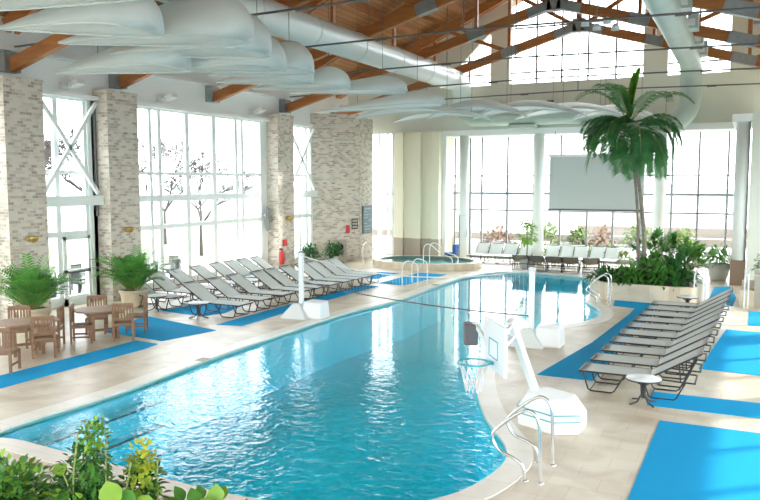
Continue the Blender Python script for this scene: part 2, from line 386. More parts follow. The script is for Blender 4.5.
# upper white wall near the corner
# windows
def window(nm, axis, c, u0, u1, z0, z1, vs, hs, m, pane=True, d=.12, label=None):
    """axis 'x': plane x=c, u along y; 'y': plane y=c, u along x. vs: (u, w), hs: (z, w)"""
    r = empty(nm, (0, 0, 0)); r['kind'] = 'structure'
    if label: r['label'] = label
    f = MB()
    def bx(ua, ub, za, zb, dd=d):
        if axis == 'x': f.b2((c-dd/2, ua, za), (c+dd/2, ub, zb))
        else: f.b2((ua, c-dd/2, za), (ub, c+dd/2, zb))
    for u, w in vs: bx(u-w/2, u+w/2, z0, z1)
    for z, w in hs: bx(u0, u1, z-w/2, z+w/2, d*.9)
    f.build('window_frame', m, r)
    g = MB()
    if axis == 'x': g.add([(c-.02, u0, z0), (c-.02, u1, z0), (c-.02, u1, z1), (c-.02, u0, z1)], [(0, 1, 2, 3)])
    else: g.add([(u0, c+.02, z0), (u1, c+.02, z0), (u1, c+.02, z1), (u0, c+.02, z1)], [(0, 1, 2, 3)])
    g.build('window_pane', M['glass'], r)
    return r
k = 18.6/18.5
def bay(i, y0, y1, vs, brace=False, label=None):
    r = window('window_%d' % i, 'x', GX, y0, y1, .12, HZ, vs+[(y0+.08, .16), (y1-.08, .16)], [(4.06, .11), (3.2, .22), (2.2, .16), (.2, .2), (HZ-.05, .14)], M['frame'], label=label)
    if brace:
        b = MB(); m_ = (y0+y1)/2; X = GX+.22
        b.beam((X, y0+.15, 6.2), (X, y1-.1, 3.4), .09, .11); b.beam((X, y1-.1, 6.2), (X, y0+.15, 3.4), .09, .11); b.b2((GX, y0, 3.05), (GX+.35, y1, 3.35))
        b.build('cross_brace', M['column'], r)
    return r
bay(1, 15.3, 17.66, [(16.15, .16), (17.25, .12), (17.5, .3)], True, 'narrow window bay with a white cross brace left of the second pillar')
bay(2, 18.98, 27.08, [(20.1, .13), (20.55, .16), (22.0, .2), (23.55, .22), (24.95, .16), (25.35, .15), (26.75, .3)], label='wide left window bay behind the loungers')
bay(3, 28.4, 30.8, [(29.7, .1), (30.3, .16)], True, 'slim window bay with a white brace beside the brick corner')
bay(4, 10.8, 14.0, [(11.9, .12), (13.0, .12)], False)
bay(5, 2.0, 9.5, [(3.8, .12), (5.6, .12), (7.4, .12)], False)
# door in bay 1
d = empty('door_1', (GX+.08, 16.75, 0)); d['kind'] = 'structure'; d['label'] = 'white glazed door in the narrow window bay'
f = MB()
for y in (-.5, .42): f.b2((-.03, y, 0), (.03, y+.1, 2.12))
for z in (0, 1.0, 2.02): f.b2((-.03, -.5, z), (.03, .52, z+(.22 if z == 0 else .1)))
f.build('door_frame', M['frame'], d); MB().b2((.03, -.42, 1.0), (.09, .46, 1.05)).build('door_handle', M['rod'], d)

YB = 34.5
# back wall, with clerestory and main opening
def wallpoly(b, pts, y0, y1): b.ngonprism([(x, y0, z) for x, z in pts], [(x, y1, z) for x, z in pts])
bw = MB()
z0c = 8.25
bw.b2((-18.7, YB, 6.15), (5.4, YB+.35, z0c))                         # band
bw.b2((-18.7, YB, z0c), (-13.25, YB+.35, roofz(-18.7)+2.6)) if False else None
wallpoly(bw, [(-18.7, z0c), (-13.6, z0c), (-11.0, 10.75), (-11.0, roofz(-11.0)), (-18.7, roofz(-18.7))], YB, YB+.35)
wallpoly(bw, [(-11.03, z0c), (-10.13, z0c), (-10.13, roofz(-10.13)), (-11.03, roofz(-11.03))], YB-.12, YB+.3)
wallpoly(bw, [(-4.28, z0c), (-3.3, z0c), (-3.3, roofz(-3.3)), (-4.28, roofz(-4.28))], YB-.12, YB+.3)
wallpoly(bw, [(-.91, z0c), (-.43, z0c), (-.43, roofz(-.43)), (-.91, roofz(-.91))], YB-.12, YB+.3)
wallpoly(bw, [(-.91, z0c), (5.4, z0c), (5.4, roofz(5.4)), (-.91, roofz(-.91))], YB, YB+.35)
bw.b2((-1.25, YB-.05, 6.3), (5.4, YB, z0c))
st(bw.build('wall_back', M['beige']), 'beige upper end wall below the clerestory')
# left end facets
fc = MB(); fc.prism([(-15.85, YB+.2), (-15.85, 34.2), (-15.3, 34.0), (-15.3, 34.15), (-14.75, 34.15), (-14.75, 33.95), (-14.35, 33.95), (-14.35, 34.2), (-13.75, 34.2), (-13.75, 33.9), (-13.4, 33.95), (-13.4, YB+1.5), (-13.6, YB+1.5)], 1.0, 6.15)
st(fc.build('wall_end', M['cream'], fix=True), 'cream stepped wall beside the far windows')
fc = MB(); fc.prism([(-15.87, YB+.2), (-15.87, 34.18), (-15.3, 33.98), (-15.3, 34.13), (-14.75, 34.13), (-14.75, 33.93), (-14.35, 33.93), (-14.35, 34.18), (-13.75, 34.18), (-13.75, 33.88), (-13.38, 33.93), (-13.38, YB+1.5), (-13.6, YB+1.5)], 0, 1.0)
st(fc.build('trim_1', M['taupe'], fix=True), 'taupe painted base of the cream stepped wall')
window('window_6', 'y', 34.3, -16.8, -15.87, 0.05, 6.15, [(-16.72, .12), (-16.25, .07), (-15.95, .12)], [(4.0, .05), (3.15, .06), (2.3, .05), (.1, .2), (1.0, .05)], M['frame'], label='slim window at the far left corner')
tr = MB(); tr.b2((-13.4, YB-.12, 5.93), (-.2, YB+1.6, 6.2)); tr.b2((-.5, YB-.12, 0), (-.2, YB+1.6, 6.2)); tr.b2((-13.5, 35.8, 6.0), (0, 36.2, 6.5))
tr.b2((-13.4, YB-.1, 0), (-13.2, YB+.0, 6))
st(tr.build('trim_2', M['plaster']), 'white frame around the far window opening')
YG = 35.95
window('window_7', 'y', YG, -13.4, -.1, 0, 6.1, [(x, .09) for x in (-13.3, -11.9, -10.6, -9.3, -8.03, -6.77, -5.6, -4.4, -3.1, -2.02, -.86)]+[(-12.9, .1), (-12.5, .1)], [(4.05, .07), (3.2, .1), (2.38, .07), (.1, .2)], M['darkframe'], d=.08, label='far glass wall with thin dark mullions')
window('window_8', 'y', YB+.15, -13.6, -11.03, z0c, 10.9, [(-12.15, .08)], [(8.75, .07)], M['darkframe'], d=.06, label='left triangular clerestory window')
window('window_9', 'y', YB+.15, -10.13, -4.28, z0c, 13.6, [(-8.94, .08), (-7.79, .08), (-6.63, .08), (-5.44, .08)], [(8.75, .07), (10.75, .07)], M['darkframe'], d=.06, label='central clerestory window')
window('window_10', 'y', YB+.15, -3.3, -.91, z0c, 11, [(-2.11, .08)], [(8.75, .07)], M['darkframe'], d=.06, label='right clerestory window')
def column(x, y, top, l, base=None):
    r = empty('round_column', (x, y, 0), 0, l, 'column', 'white round columns')
    MB().lathe([(.0, 0), (.24, 0), (.24, top), (0, top)], n=28).build('shaft', M['column'], r)
    if base: MB().b2((-.26, -.26, 0), (.26, .26, base)).build('base', M['brownbase'], r)
    return r
column(-12.33, YB+.05, 5.95, 'white round column at the left end of the far windows')
column(-8.7, YB+.05, 5.95, 'white round column behind the small potted tree')
column(-3.48, YB+.05, 5.95, 'white round column behind the tall palm, right of the screen')
column(-.28, 30.6, 5.95, 'white round column with a square brown base near the right edge', .92)
# right return wall
b = MB(); b.b2((0, 30.3, 0), (5.2, 30.6, 6.25)); b.b2((0, 30.4, 0), (.2, 34.6, 6.25)); 
st(b.build('wall_return', M['beige']), 'beige return wall right of the brown based column')
b = MB(); b.b2((-.66, 30.3, 5.93), (0, 34.4, 6.2)); st(b.build('trim_3', M['plaster']))
# right wall with windows, front wall
b = MB(); b.b2((5.2, -6, 5.2), (5.45, 36, 8.5)); b.b2((5.2, -6, 0), (5.45, 36, .4))
for y in range(-6, 37, 6): b.b2((5.2, y, 0), (5.45, y+1.0, 8.5))
st(b.build('wall_right', M['beige']))
for i, y in enumerate(range(-5, 31, 6)):
    window('window_%d' % (11+i), 'x', 5.3, y, y+5, .4, 5.2, [(y+.05, .1), (y+1.7, .08), (y+3.3, .08), (y+4.95, .1)], [(2.2, .08), (3.7, .08)], M['frame'])
b = MB(); b.b2((GX-.2, -6.3, 0), (5.4, -6, .6)); wallpoly(b, [(-18.8, 6.5), (5.4, 6.5), (5.4, roofz(5.4)), (RX, roofz(RX)), (-18.8, roofz(-18.8))], -6.3, -6)
for x in range(-18, 6, 5): b.b2((x-.5, -6.3, .5), (x, -6, 6.5))
st(b.build('wall_front', M['beige']))
window('window_18', 'y', -6.15, -18.6, 5.2, .6, 6.5, [], [(2.6, .08), (4.8, .08)], M['frame'])  # unseen window behind the camera, enlarged to let in more light
# ceiling
b = MB(); y0, y1 = -6.4, 36.0
for (xa, xb) in ((XL-.5, RX), (RX, 5.7)):
    za, zb = roofz(xa)+(0 if xa > XL else 0), roofz(xb)
    b.add([(xa, y0, za), (xb, y0, zb), (xb, y1, zb), (xa, y1, za), (xa, y0, za+.2), (xb, y0, zb+.2), (xb, y1, zb+.2), (xa, y1, za+.2)], [(0, 1, 2, 3), (7, 6, 5, 4), (0, 4, 5, 1), (2, 6, 7, 3), (1, 5, 6, 2), (3, 7, 4, 0)])
st(b.build('ceiling', M['plank']), 'orange brown timber deck roof')

# ------------------------------------------------------------------ trusses
def truss(Y, label):
    r = empty('timber_truss', (0, Y, 0), 0, label, 'roof truss', 'timber scissor trusses')
    f = (-18.35, 7.0); g = (4.95, 7.0); hub = (-6.7, 10.3); rz = roofz(RX)-.45
    top = lambda x: roofz(x)-.42
    t = MB()
    for s in (-.13, .13):
        t.beam((f[0], s, top(f[0])), (RX, s, rz), .14, .40); t.beam((g[0], s, top(g[0])), (RX, s, rz), .14, .40)
    t.build('top_chord', M['wood'], r)
    t = MB(); t.beam((-18.35, 0, 6.95), (RX, 0, hub[1]), .2, .36); t.beam((4.95, 0, 6.95), (RX, 0, hub[1]), .2, .36); t.build('bottom_chord', M['wood'], r)
    MB().beam((RX, 0, hub[1]), (RX, 0, rz), .22, .3).build('king_post', M['wood'], r)
    t = MB(); bz = lambda x: 6.95+(hub[1]-6.95)*(1-abs(x-RX)/11.65)
    for s in (-1, 1):
        for xa, xb in ((3, 3), (3, 6.0), (6.5, 6.5), (0.1, 3.0), (6.5, 9)):
            t.beam((RX+s*xa, 0, bz(RX+s*xa)), (RX+s*xb, 0, top(RX+s*xb)), .12, .16)
    t.build('web_strut', M['wood'], r)
    def pk(*bs):
        t = MB()
        for c, d, ry in bs: t.box(c, d, ry=ry)
        t.build('steel_plate', M['steel'], r)
    W2 = .34
    pk(((RX, 0, hub[1]), (.5, W2, .55), 0), ((RX-.55, 0, hub[1]-.18), (.9, W2, .32), -R(16)), ((RX+.55, 0, hub[1]-.18), (.9, W2, .32), R(16)))
    pk(((RX, 0, rz), (.9, W2, .5), 0))
    for q in (-1, 1):
        pk(((RX+q*6.3, 0, bz(RX+q*6.3)), (.9, W2-.04, .38), q*R(16))); pk(((RX+q*3, 0, bz(RX+q*3)), (.7, W2-.04, .38), q*R(16)))
    pk(((-18.45, 0, 7.05), (.3, .5, .55), 0)); pk(((5.05, 0, 7.05), (.3, .5, .55), 0))
    t = MB(); t.tube([(-18.2, 0, 7.45), (RX, 0, 7.62), (4.8, 0, 7.45)], .028, 6); t.tube([(RX, 0, 7.6), (RX, 0, hub[1])], .02, 6)
    for x in (-13.0, -9.0, -1.5): t.box((x, 0, 7.6-abs(x-RX)*.0145), (.34, .07, .07))
    t.build('tie_rod', M['rod'], r)
TY = [(5.0, 'nearest timber truss, over the camera end'), (9.9, 'timber truss second from the camera end'), (14.6, 'timber truss above the nearest brick pillar'), (18.6, 'timber truss above the second brick pillar'),
      (23.4, 'timber truss crossing above the wide left window bay'), (28.4, 'timber truss in front of the farthest one'), (32.9, 'farthest timber truss, silhouetted against the clerestory')]
for Y, l in TY: truss(Y, l)
pn = ['lowest', 'second lowest', 'third', 'fourth', 'fifth', 'highest']
for s, side in ((-1, 'left'), (1, 'right')):
    for i in range(6):
        x = RX+s*(1.2+i*1.95); z = roofz(x)-.13
        tag(MB().beam((x, -6, z), (x, 34.4, z), .14, .26).build('timber_purlin', M['wood']), '%s timber purlin on the %s roof slope' % (pn[5-i], side), 'roof beam', 'timber purlins')

# ------------------------------------------------------------------ ducts
r = empty('round_duct', (0, 0, 0), 0, 'long white round duct along the left roof slope, turning down at the end wall', 'duct')
pts = [(-12.1, -5.5, 8.3), (-12.1, 32.6, 8.3)]
cur = [Vector(pts[0]), Vector((-12.1, 20, 8.3)), Vector(pts[1])]+[Vector((-12.1, 32.6+1.0*math.sin(a), 8.3-1.0*(1-math.cos(a)))) for a in [i*PI/2/8 for i in range(1, 9)]]+[Vector((-12.1, 33.6, 6.9))]
MB().tube(cur, .46, 24).build('duct_run', M['duct'], r)
for y in range(-4, 33, 3): MB().tube([(-12.1, y-.03, 8.3), (-12.1, y+.03, 8.3)], .475, 24).build('joint_band', M['offwhite'], r)
for y in (2, 8, 12, 16, 20, 24, 28, 31.5): MB().tube([(-12.1, y, 8.7), (-12.1, y, roofz(-12.1)-.02)], .012, 5).build('hanger_rod', M['rod'], r)
r = empty('round_duct', (0, 0, 0), 0, 'grey green duct with boxy side outlets dropping beside the right clerestory pilaster', 'duct')
cur = [Vector((-2.3, 12, 8.6)), Vector((-2.3, 25, 8.6)), Vector((-2.3, 32.6, 8.5))]+[Vector((-2.3, 32.6+.9*math.sin(a), 8.5-.9*(1-math.cos(a)))) for a in [i*PI/2/6 for i in range(1, 7)]]+[Vector((-2.3, 33.5, 7.1))]
a0 = Vector((-2.3, 33.5, 7.1)); cur += [a0+Vector((-.95*(1-math.cos(a)), 0, -.95*math.sin(a))) for a in [i*PI/2/6 for i in range(1, 7)]]
cur += [Vector((-4.6, 33.5, 6.13))]
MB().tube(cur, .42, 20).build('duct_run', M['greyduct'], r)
for y in (17, 20, 23, 26, 29, 31.5):
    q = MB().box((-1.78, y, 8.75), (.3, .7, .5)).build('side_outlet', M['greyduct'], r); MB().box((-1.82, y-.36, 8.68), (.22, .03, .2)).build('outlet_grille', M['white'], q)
r = empty('soffit_duct', (-10.3, 33.88, 6.3), 0, 'pale half-round duct with two flat diffusers above the far columns', 'duct')
prof = [(.5*math.cos(a), -.42*math.sin(a)) for a in [i*PI/10 for i in range(11)]]
vs = []; xs = [-1.9, -1.5, 1.5, 2.3, 5.2, 5.4]; ks = [.15, 1, 1, 1, 1, .2]
for x, q in zip(xs, ks): vs += [(x, p*q, .42+z*q) for p, z in prof]
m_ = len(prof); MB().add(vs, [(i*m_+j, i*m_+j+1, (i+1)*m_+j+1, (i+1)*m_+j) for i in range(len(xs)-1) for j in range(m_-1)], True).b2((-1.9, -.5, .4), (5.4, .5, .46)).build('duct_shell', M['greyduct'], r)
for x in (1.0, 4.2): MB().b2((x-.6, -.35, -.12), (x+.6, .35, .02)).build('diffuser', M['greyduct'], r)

# ------------------------------------------------------------------ acoustic sails
def sail(loc, L_, W, H_, rz, label, both=False, tilt=0., roll=0.):
    nu, nv = 44, 14; vs = []
    def hn(u): return (u/.8)**1.1*.95 if u < .8 else .95*math.sqrt(max(0, 1-((u-.8)/.185)**2))
    def hf(u): return (u/.84)**1.0 if u < .84 else math.sqrt(max(0, 1-((u-.84)/.16)**2))
    for i in range(nu+1):
        u = i/nu
        if both: w = math.sin(PI*u)**.75; h = math.sin(PI*u)**.8
        for j in range(nv+1):
            v = -1+2*j/nv
            if both: vs.append((L_*u, W*w*v, H_*(h*.6 + .4*h*(1-v*v)))); continue
            q = hn(u) if v < 0 else hf(u)
            q = (u/.8)**1.05 if u < .8 else math.sqrt(max(0, 1-((u-.8)/.2)**2))
            vs.append((L_*(u - .05*v*v*u**3), W*v*(q**.6), H_*q*(1-abs(v)**2.6)))
    fs = [(i*(nv+1)+j, i*(nv+1)+j+1, (i+1)*(nv+1)+j+1, (i+1)*(nv+1)+j) for i in range(nu) for j in range(nv)]
    b = MB().add(vs, fs, True)
    r = empty('acoustic_sail', loc, rz, label, 'ceiling sail', 'acoustic sails'); r.rotation_euler = (roll, tilt, rz)
    b.build('sail_panel', M['sail'], r, solid=.03)
    edge = [Vector(vs[i*(nv+1)]) for i in range(nu+1)]+[Vector(vs[i*(nv+1)+nv]) for i in range(nu, -1, -1)]
    MB().tube(edge, .022, 6).build('rim', M['sailrim'], r)
    rot = Matrix.Rotation(rz, 4, 'Z') @ Matrix.Rotation(tilt, 4, 'Y') @ Matrix.Rotation(roll, 4, 'X')
    inv = rot.inverted()
    for u in (.35, .8):
        i = int(u*nu); p = Vector(vs[i*(nv+1)+nv//2]); wp = rot @ p + Vector(loc)
        q = inv @ (Vector((wp.x, wp.y, roofz(wp.x)-.02))-Vector(loc)); MB().tube([p, q], .008, 5).build('hanger_wire', M['rod'], r)
    return r
SA = [((-13.2, 9.6, 6.95), -8.9, 6.98, .85, 'nearest large pale acoustic sail, cut by the top left corner'),
      ((-14.3, 11.1, 6.98), -10.0, 6.58, .8, 'second large pale acoustic sail, its round end over the first window pillar'),
      ((-17.1, 15.0, 6.73), -12.6, 6.6, .92, 'lone lower acoustic sail with a long tip toward the brick pillars'),
      ((-14.6, 12.9, 7.0), -9.15, 6.66, .95, 'third large acoustic sail from the camera end, hiding part of the white duct'),
      ((-14.5, 14.4, 6.95), -9.75, 6.66, .9, 'fourth large acoustic sail, just beyond the biggest one'),
      ((-14.4, 16.1, 6.77), -10.5, 6.6, .85, 'fifth acoustic sail, lowest edge of the near cluster'),
      ((-14.0, 17.6, 6.8), -10.6, 6.75, .75, 'sixth acoustic sail with its round end beside the white duct'),
      ((-15.2, 19.5, 6.88), -11.75, 6.72, .7, 'seventh acoustic sail, tip pointing at the third bracket'),
      ((-15.0, 21.2, 6.85), -11.4, 6.75, .6, 'eighth acoustic sail under the white duct'),
      ((-14.7, 23.0, 6.9), -10.2, 6.72, .5, 'ninth acoustic sail under the white duct, before the brick corner'),
      ((-15.0, 25.2, 6.42), -9.7, 6.5, .5, 'tenth acoustic sail, farthest of the left row')]
for a, xe, ze, H_, l in SA:
    sail(a, xe-a[0], .8, H_, 0, l, tilt=math.atan2(a[2]-ze, xe-a[0]))
SB = [((-14.4, 27.4, 6.3), 5.0, .8, .5, 'long flat acoustic sail above the corner pier'), ((-13.6, 29.3, 6.25), 4.4, .8, .5, 'acoustic sail crossing below the end of the white duct'),
      ((-11.8, 28.6, 6.25), 4.2, .9, .7, 'leaf shaped acoustic sail left of the end wall pair'), ((-10.2, 29.6, 6.3), 4.6, .9, .65, 'leaf shaped acoustic sail in the middle of the far group'),
      ((-8.9, 31.2, 6.35), 4.6, .9, .6, 'leaf shaped acoustic sail beyond the far middle one'), ((-6.9, 32.4, 6.3), 3.6, .7, .6, 'small acoustic sail seen behind the palm crown')]
for loc, L_, W, H_, l in SB: sail(loc, L_, W, H_, R(-3), l, both=True, tilt=R(1))

# ------------------------------------------------------------------ wall lights etc
def flood(y, l):
    r = empty('floodlight', (GX+.05, y, 6.62), 0, l, 'light', 'white wall floodlights')
    MB().b2((-.05, -.12, -.1), (.1, .12, .1)).build('mount_box', M['offwhite'], r)
    MB().box((.3, .22, .08), (.42, .3, .16), ry=R(-18)).box((.15, .05, 0), (.2, .1, .08)).build('lamp_head', M['white'], r, bevel=.02)
flood(16.5, 'white floodlight above the cross braced window'); flood(20.6, 'white floodlight above the near end of the wide window'); flood(26.0, 'white floodlight above the far end of the wide window')
def sconce(y, z, l):
    r = empty('wall_sconce', (-18.0, y, z), 0, l, 'light', 'brass wall sconces')
    MB().lathe([(0, 0), (.09, 0), (.09, .03), (0, .03)], n=16).build('back_plate', M['brass'], r).rotation_euler = (0, R(90), 0)
    MB().tube([(0, 0, 0), (.1, 0, -.02), (.14, 0, -.1)], .02, 6).build('arm', M['brass'], r)
    MB().lathe([(.02, -.14), (.11, -.1), (.15, 0), (.14, .05), (0, .06)], (.16, 0, .03), 16).build('lamp_shade', M['brass'], r)
sconce(14.65, 2.2, 'brass sconce on the nearest brick pillar'); sconce(18.3, 2.25, 'brass sconce on the second brick pillar'); sconce(27.75, 2.2, 'brass sconce above the fire extinguisher')
r = empty('high_bay_lamp', (.35, 27.5, 8.9), 0, 'white dome high bay lamp hanging at the top right corner', 'lamp')
MB().lathe([(.1, .45), (.16, .4), (.34, .15), (.38, 0), (.35, 0), (.3, .13), (0, .3)], n=24).build('dome', M['white'], r); MB().tube([(0, 0, .4), (0, 0, roofz(.35)-8.9)], .02, 6).build('stem', M['rod'], r); MB().b2((-.45, -.1, -.12), (.45, .1, -.02)).build('bracket', M['steel'], r)
for x, y, l in ((-4.4, 24.2, 'cluster of pale spotlights hanging under the truss beside the grey duct'), (.32, 30.2, 'small spotlight on the beige wall at the right edge')):
    z = 8.45 if x < 0 else 7.3
    r = empty('spotlight_cluster' if x < 0 else 'spotlight', (x, y, z), 0, l, 'light')
    for i, (a, c_) in enumerate(((-.35, .1), (0, -.05), (.3, .12), (.55, -.1)) if x < 0 else ((0, 0),)):
        MB().lathe([(.04, .2), (.1, .16), (.13, 0), (.0, .02)], (a, 0, c_), 14).build('lamp_head', M['offwhite'], r)
    if x < 0: MB().b2((-.5, -.03, .2), (.7, .03, .26)).tube([(0, 0, .2), (0, 0, roofz(x)-z-.1)], .02, 6).build('rail', M['steel'], r)
    else: MB().b2((-.03, 0, .1), (.03, .12, .3)).build('bracket', M['black'], r)
for x, l in ((-10.6, 'left'), (-8.2, 'middle'), (-5.5, 'right of the palm fronds'), (-3.2, 'far right')):
    tag(MB().b2((-.14, -.1, -.05), (.14, .1, .05)).tube([(-.1, 0, 0), (-.1, 0, -.9)], .01, 5).box((0, .12, 0), (.05, .15, .05)).build('wall_bracket', M['rod'], loc=(x, YB-.2, 7.35)), 'small dark bracket with a hanging wire on the end wall, '+l, 'bracket', 'end wall brackets')
# downpipe and hose
tag(MB().tube([(-18.5, 17.6, 6.2), (-18.5, 17.6, 2.7)], .05, 8).build('downpipe', M['rod']), 'dark vertical pipe beside the second brick pillar', 'pipe')
r = empty('hose_rack', (-18.45, 26.85, 2.2), 0, 'pale coiled hose on the frame left of the third brick pillar', 'hose')
MB().tube([(.05, .12*math.sin(a), .5*math.cos(a)) for a in [i*2*PI/24 for i in range(24)]], .035, 6, close=True).tube([(.1, .07*math.sin(a), .45*math.cos(a)) for a in [i*2*PI/24 for i in range(24)]], .035, 6, close=True).build('hose_coil', M['steel'], r)
MB().b2((-.05, -.15, .1), (.04, .15, .2)).build('bracket', M['steel'], r)

# fire gear + sign + bin at corner
r = empty('fire_extinguisher', (-17.88, 27.15, .25), 0, 'red fire extinguisher on the third brick pillar', 'fire extinguisher')
MB().lathe([(0, 0), (.1, 0), (.11, .05), (.11, .48), (.06, .58), (.03, .62), (0, .62)], n=16).build('cylinder_body', M['red'], r)
MB().b2((-.11, -.02, .6), (.04, .02, .68)).build('bracket', M['black'], r); MB().tube([(0, 0, .62), (.13, .04, .55), (.12, .05, .2)], .015, 6).build('hose', M['black'], r)
tag(MB().b2((-.02, -.12, -.14), (.06, .12, .14)).build('alarm_box', M['red'], loc=(-17.97, 27.5, 1.15)), 'small red alarm box above the fire extinguisher', 'alarm')
dn = Vector((.675, -.738, 0)).normalized()
def onwall(s, z, off): p = Vector((-18.6, 30.75, 0))+Vector((1.75, 1.6, 0)).normalized()*s+dn*off; return (p.x, p.y, z)
aw = math.atan2(1.6, 1.75)
r = empty('fire_alarm', onwall(1.78, 1.5, .03), aw, 'red fire alarm pull on the brick corner wall', 'alarm')
MB().b2((-.09, -.05, -.2), (.09, .03, .2)).build('housing', M['red'], r)
r = empty('fire_notice', onwall(2.13, 1.5, .02), aw, 'small framed notice beside the red fire alarm', 'sign'); MB().b2((-.15, -.03, 0), (.15, .02, .5)).build('frame', M['black'], r)
for q in range(3): MB().b2((-.12, -.035, .05+.15*q), (.12, -.03, .15+.15*q)).build('notice_panel', M['bin'], r)
r = empty('towel_bin', onwall(1.2, 0, .55), aw, 'tan towel bin with a dark round opening against the brick corner', 'bin')
MB().b2((-.33, -.3, 0), (.33, .3, 1.0)).build('bin_body', M['bin'], r, bevel=.02)
MB().lathe([(0, 0), (.17, 0), (.17, .02), (0, .02)], (0, 0, 0), 16).build('opening', M['binhole'], r).location = (0, -.3, .72)  # flat black disc painted as the shade inside the hole
r.children[-1].rotation_euler = (R(90), 0, 0)
r = empty('slate_sign', (-16.78, 33.0, 1.25), 0, 'tall slate grey pool rules sign on the far brick pier', 'sign')
MB().b2((0, -.48, 0), (.04, .48, 1.35)).build('frame', M['signframe'], r); MB().b2((.04, -.42, .06), (.045, .42, 1.29)).build('sign_face', M['signface'], r)
t = MB()
for i, (a, b_) in enumerate(((-.3, .3), (-.38, -.05), (-.38, .1), (-.38, 0), (.1, .36), (-.38, -.1), (-.35, .33), (-.3, .2))): t.b2((.045, a, 1.18-i*.14), (.049, b_, 1.21-i*.14))
t.build('text_lines', M['signtext'], r)

# projection screen
r = empty('projection_screen', (-6.05, 33.9, 0), 0, 'grey pull-down projection screen hanging between the far columns', 'projection screen')
MB().b2((-2.1, -.06, 4.86), (2.1, .06, 4.98)).build('roller_case', M['white'], r)
MB().b2((-2.02, -.008, 2.56), (2.02, .008, 4.88)).build('screen_fabric', M['screen'], r); MB().b2((-2.05, -.03, 2.5), (2.05, .03, 2.57)).build('bottom_bar', M['lframe'], r)
MB().tube([(-1.8, 0, 4.95), (-1.8, 0, 6.0)], .012, 5).tube([(1.8, 0, 4.95), (1.8, 0, 6.0)], .012, 5).build('hanger_wire', M['rod'], r)

# ------------------------------------------------------------------ loungers
def make_lounger(name, label, group, sl='sling', back=R(31), blen=.98, mf='lframe'):
    r = empty(name, (0, 0, 0), 0, label, 'sun lounger', group)
    HX = 1.2; Z = .36; bx = HX+blen*math.cos(back); bz = Z+blen*math.sin(back); w = .32
    f = MB()
    for s in (-w, w):
        f.tube([(0, s, Z), (HX, s, Z)], .017, 6); f.tube([(HX, s, Z), (1.95, s, Z-.02)], .015, 6)
        f.tube([(bx-.35, s, bz-.19*1.0), (1.72, s, Z)], .012, 5)
    for x in (0, 1.95): f.tube([(x, -w, Z-(.02 if x else 0)), (x, w, Z-(.02 if x else 0))], .017, 6)
    f.build('frame', M[mf], r)
    f = MB()
    for s in (-w, w): f.tube([(HX, s, Z), (bx, s, bz)], .017, 6)
    f.tube([(bx, -w, bz), (bx, w, bz)], .017, 6); f.build('back_frame', M[mf], r)
    def sheet(pa, pb, k=.02):
        vs = []; nu, nv = 8, 6
        for i in range(nu+1):
            for j in range(nv+1):
                t = i/nu; v = -1+2*j/nv
                vs.append((pa[0]+(pb[0]-pa[0])*t, v*(w-.012), pa[1]+(pb[1]-pa[1])*t-k*(1-v*v)+.012))
        return MB().add(vs, [(i*(nv+1)+j, (i+1)*(nv+1)+j, (i+1)*(nv+1)+j+1, i*(nv+1)+j+1) for i in range(nu) for j in range(nv)], True)
    sheet((0.01, Z), (HX, Z)).build('seat_sling', M[sl], r, solid=.006)
    sheet((HX, Z), (bx-.01, bz)).build('back_sling', M[sl], r, solid=.006)
    for s in (-w, w):
        for a in ((.06, .16, .62, .78), (1.1, 1.2, 1.66, 1.8)):
            MB().tube([(a[0], s, Z), (a[1], s, .05), (a[1]+.05, s, .016), (a[2]-.05, s, .016), (a[2], s, .05), (a[3], s, Z-.02)], .015, 6).build('leg', M[mf], r)
    for x in (.2, 1.25): MB().tube([(x, -w, .03), (x, w, .03)], .012, 5).build('stretcher', M[mf], r)
    return r
ordn = ['nearest', 'second', 'third', 'fourth', 'fifth', 'sixth', 'seventh', 'eighth', 'ninth', 'tenth']
gA, gB, gR = 'sling loungers in the left row by the pool', 'sling loungers in the left row by the window', 'sling loungers in the right row'
base = None
def place(x, y, rz, label, group):
    global base
    if base is None:
        base = make_lounger('sun_lounger', label, group); base.location = (x, y, 0); base.rotation_euler = (0, 0, rz); return
    copy_tree(base, (x, y, 0), rz, label, group)
YA = [17.2, 18.25, 19.35, 20.3, 21.1, 21.95, 22.85, 23.6, 24.3, 25.0]
for i, y in enumerate(YA): place(-12.5-(.05 if i < 3 else -.03*i), y, PI+R(rnd.uniform(-3, 3)), 'grey sling lounger, %s%s along the poolside left row' % (ordn[i], '' if i == 0 else ' from the near end'), gA)
YBr = [17.4, 18.5, 19.5, 20.75, 21.65, 22.5, 23.35, 24.25]
for i, y in enumerate(YBr): place(-15.15, y, PI+R(rnd.uniform(-3, 3)), 'grey sling lounger, %s%s along the window side left row' % (ordn[i], '' if i == 0 else ' from the near end'), gB)
for i in range(10):
    y = 14.08+i*.94; place(-2.66+.035*i, y, R(rnd.uniform(-1, 1)), 'grey sling lounger, %s%s in the tight right row' % (ordn[i], '' if i == 0 else ' from the near end'), gR)
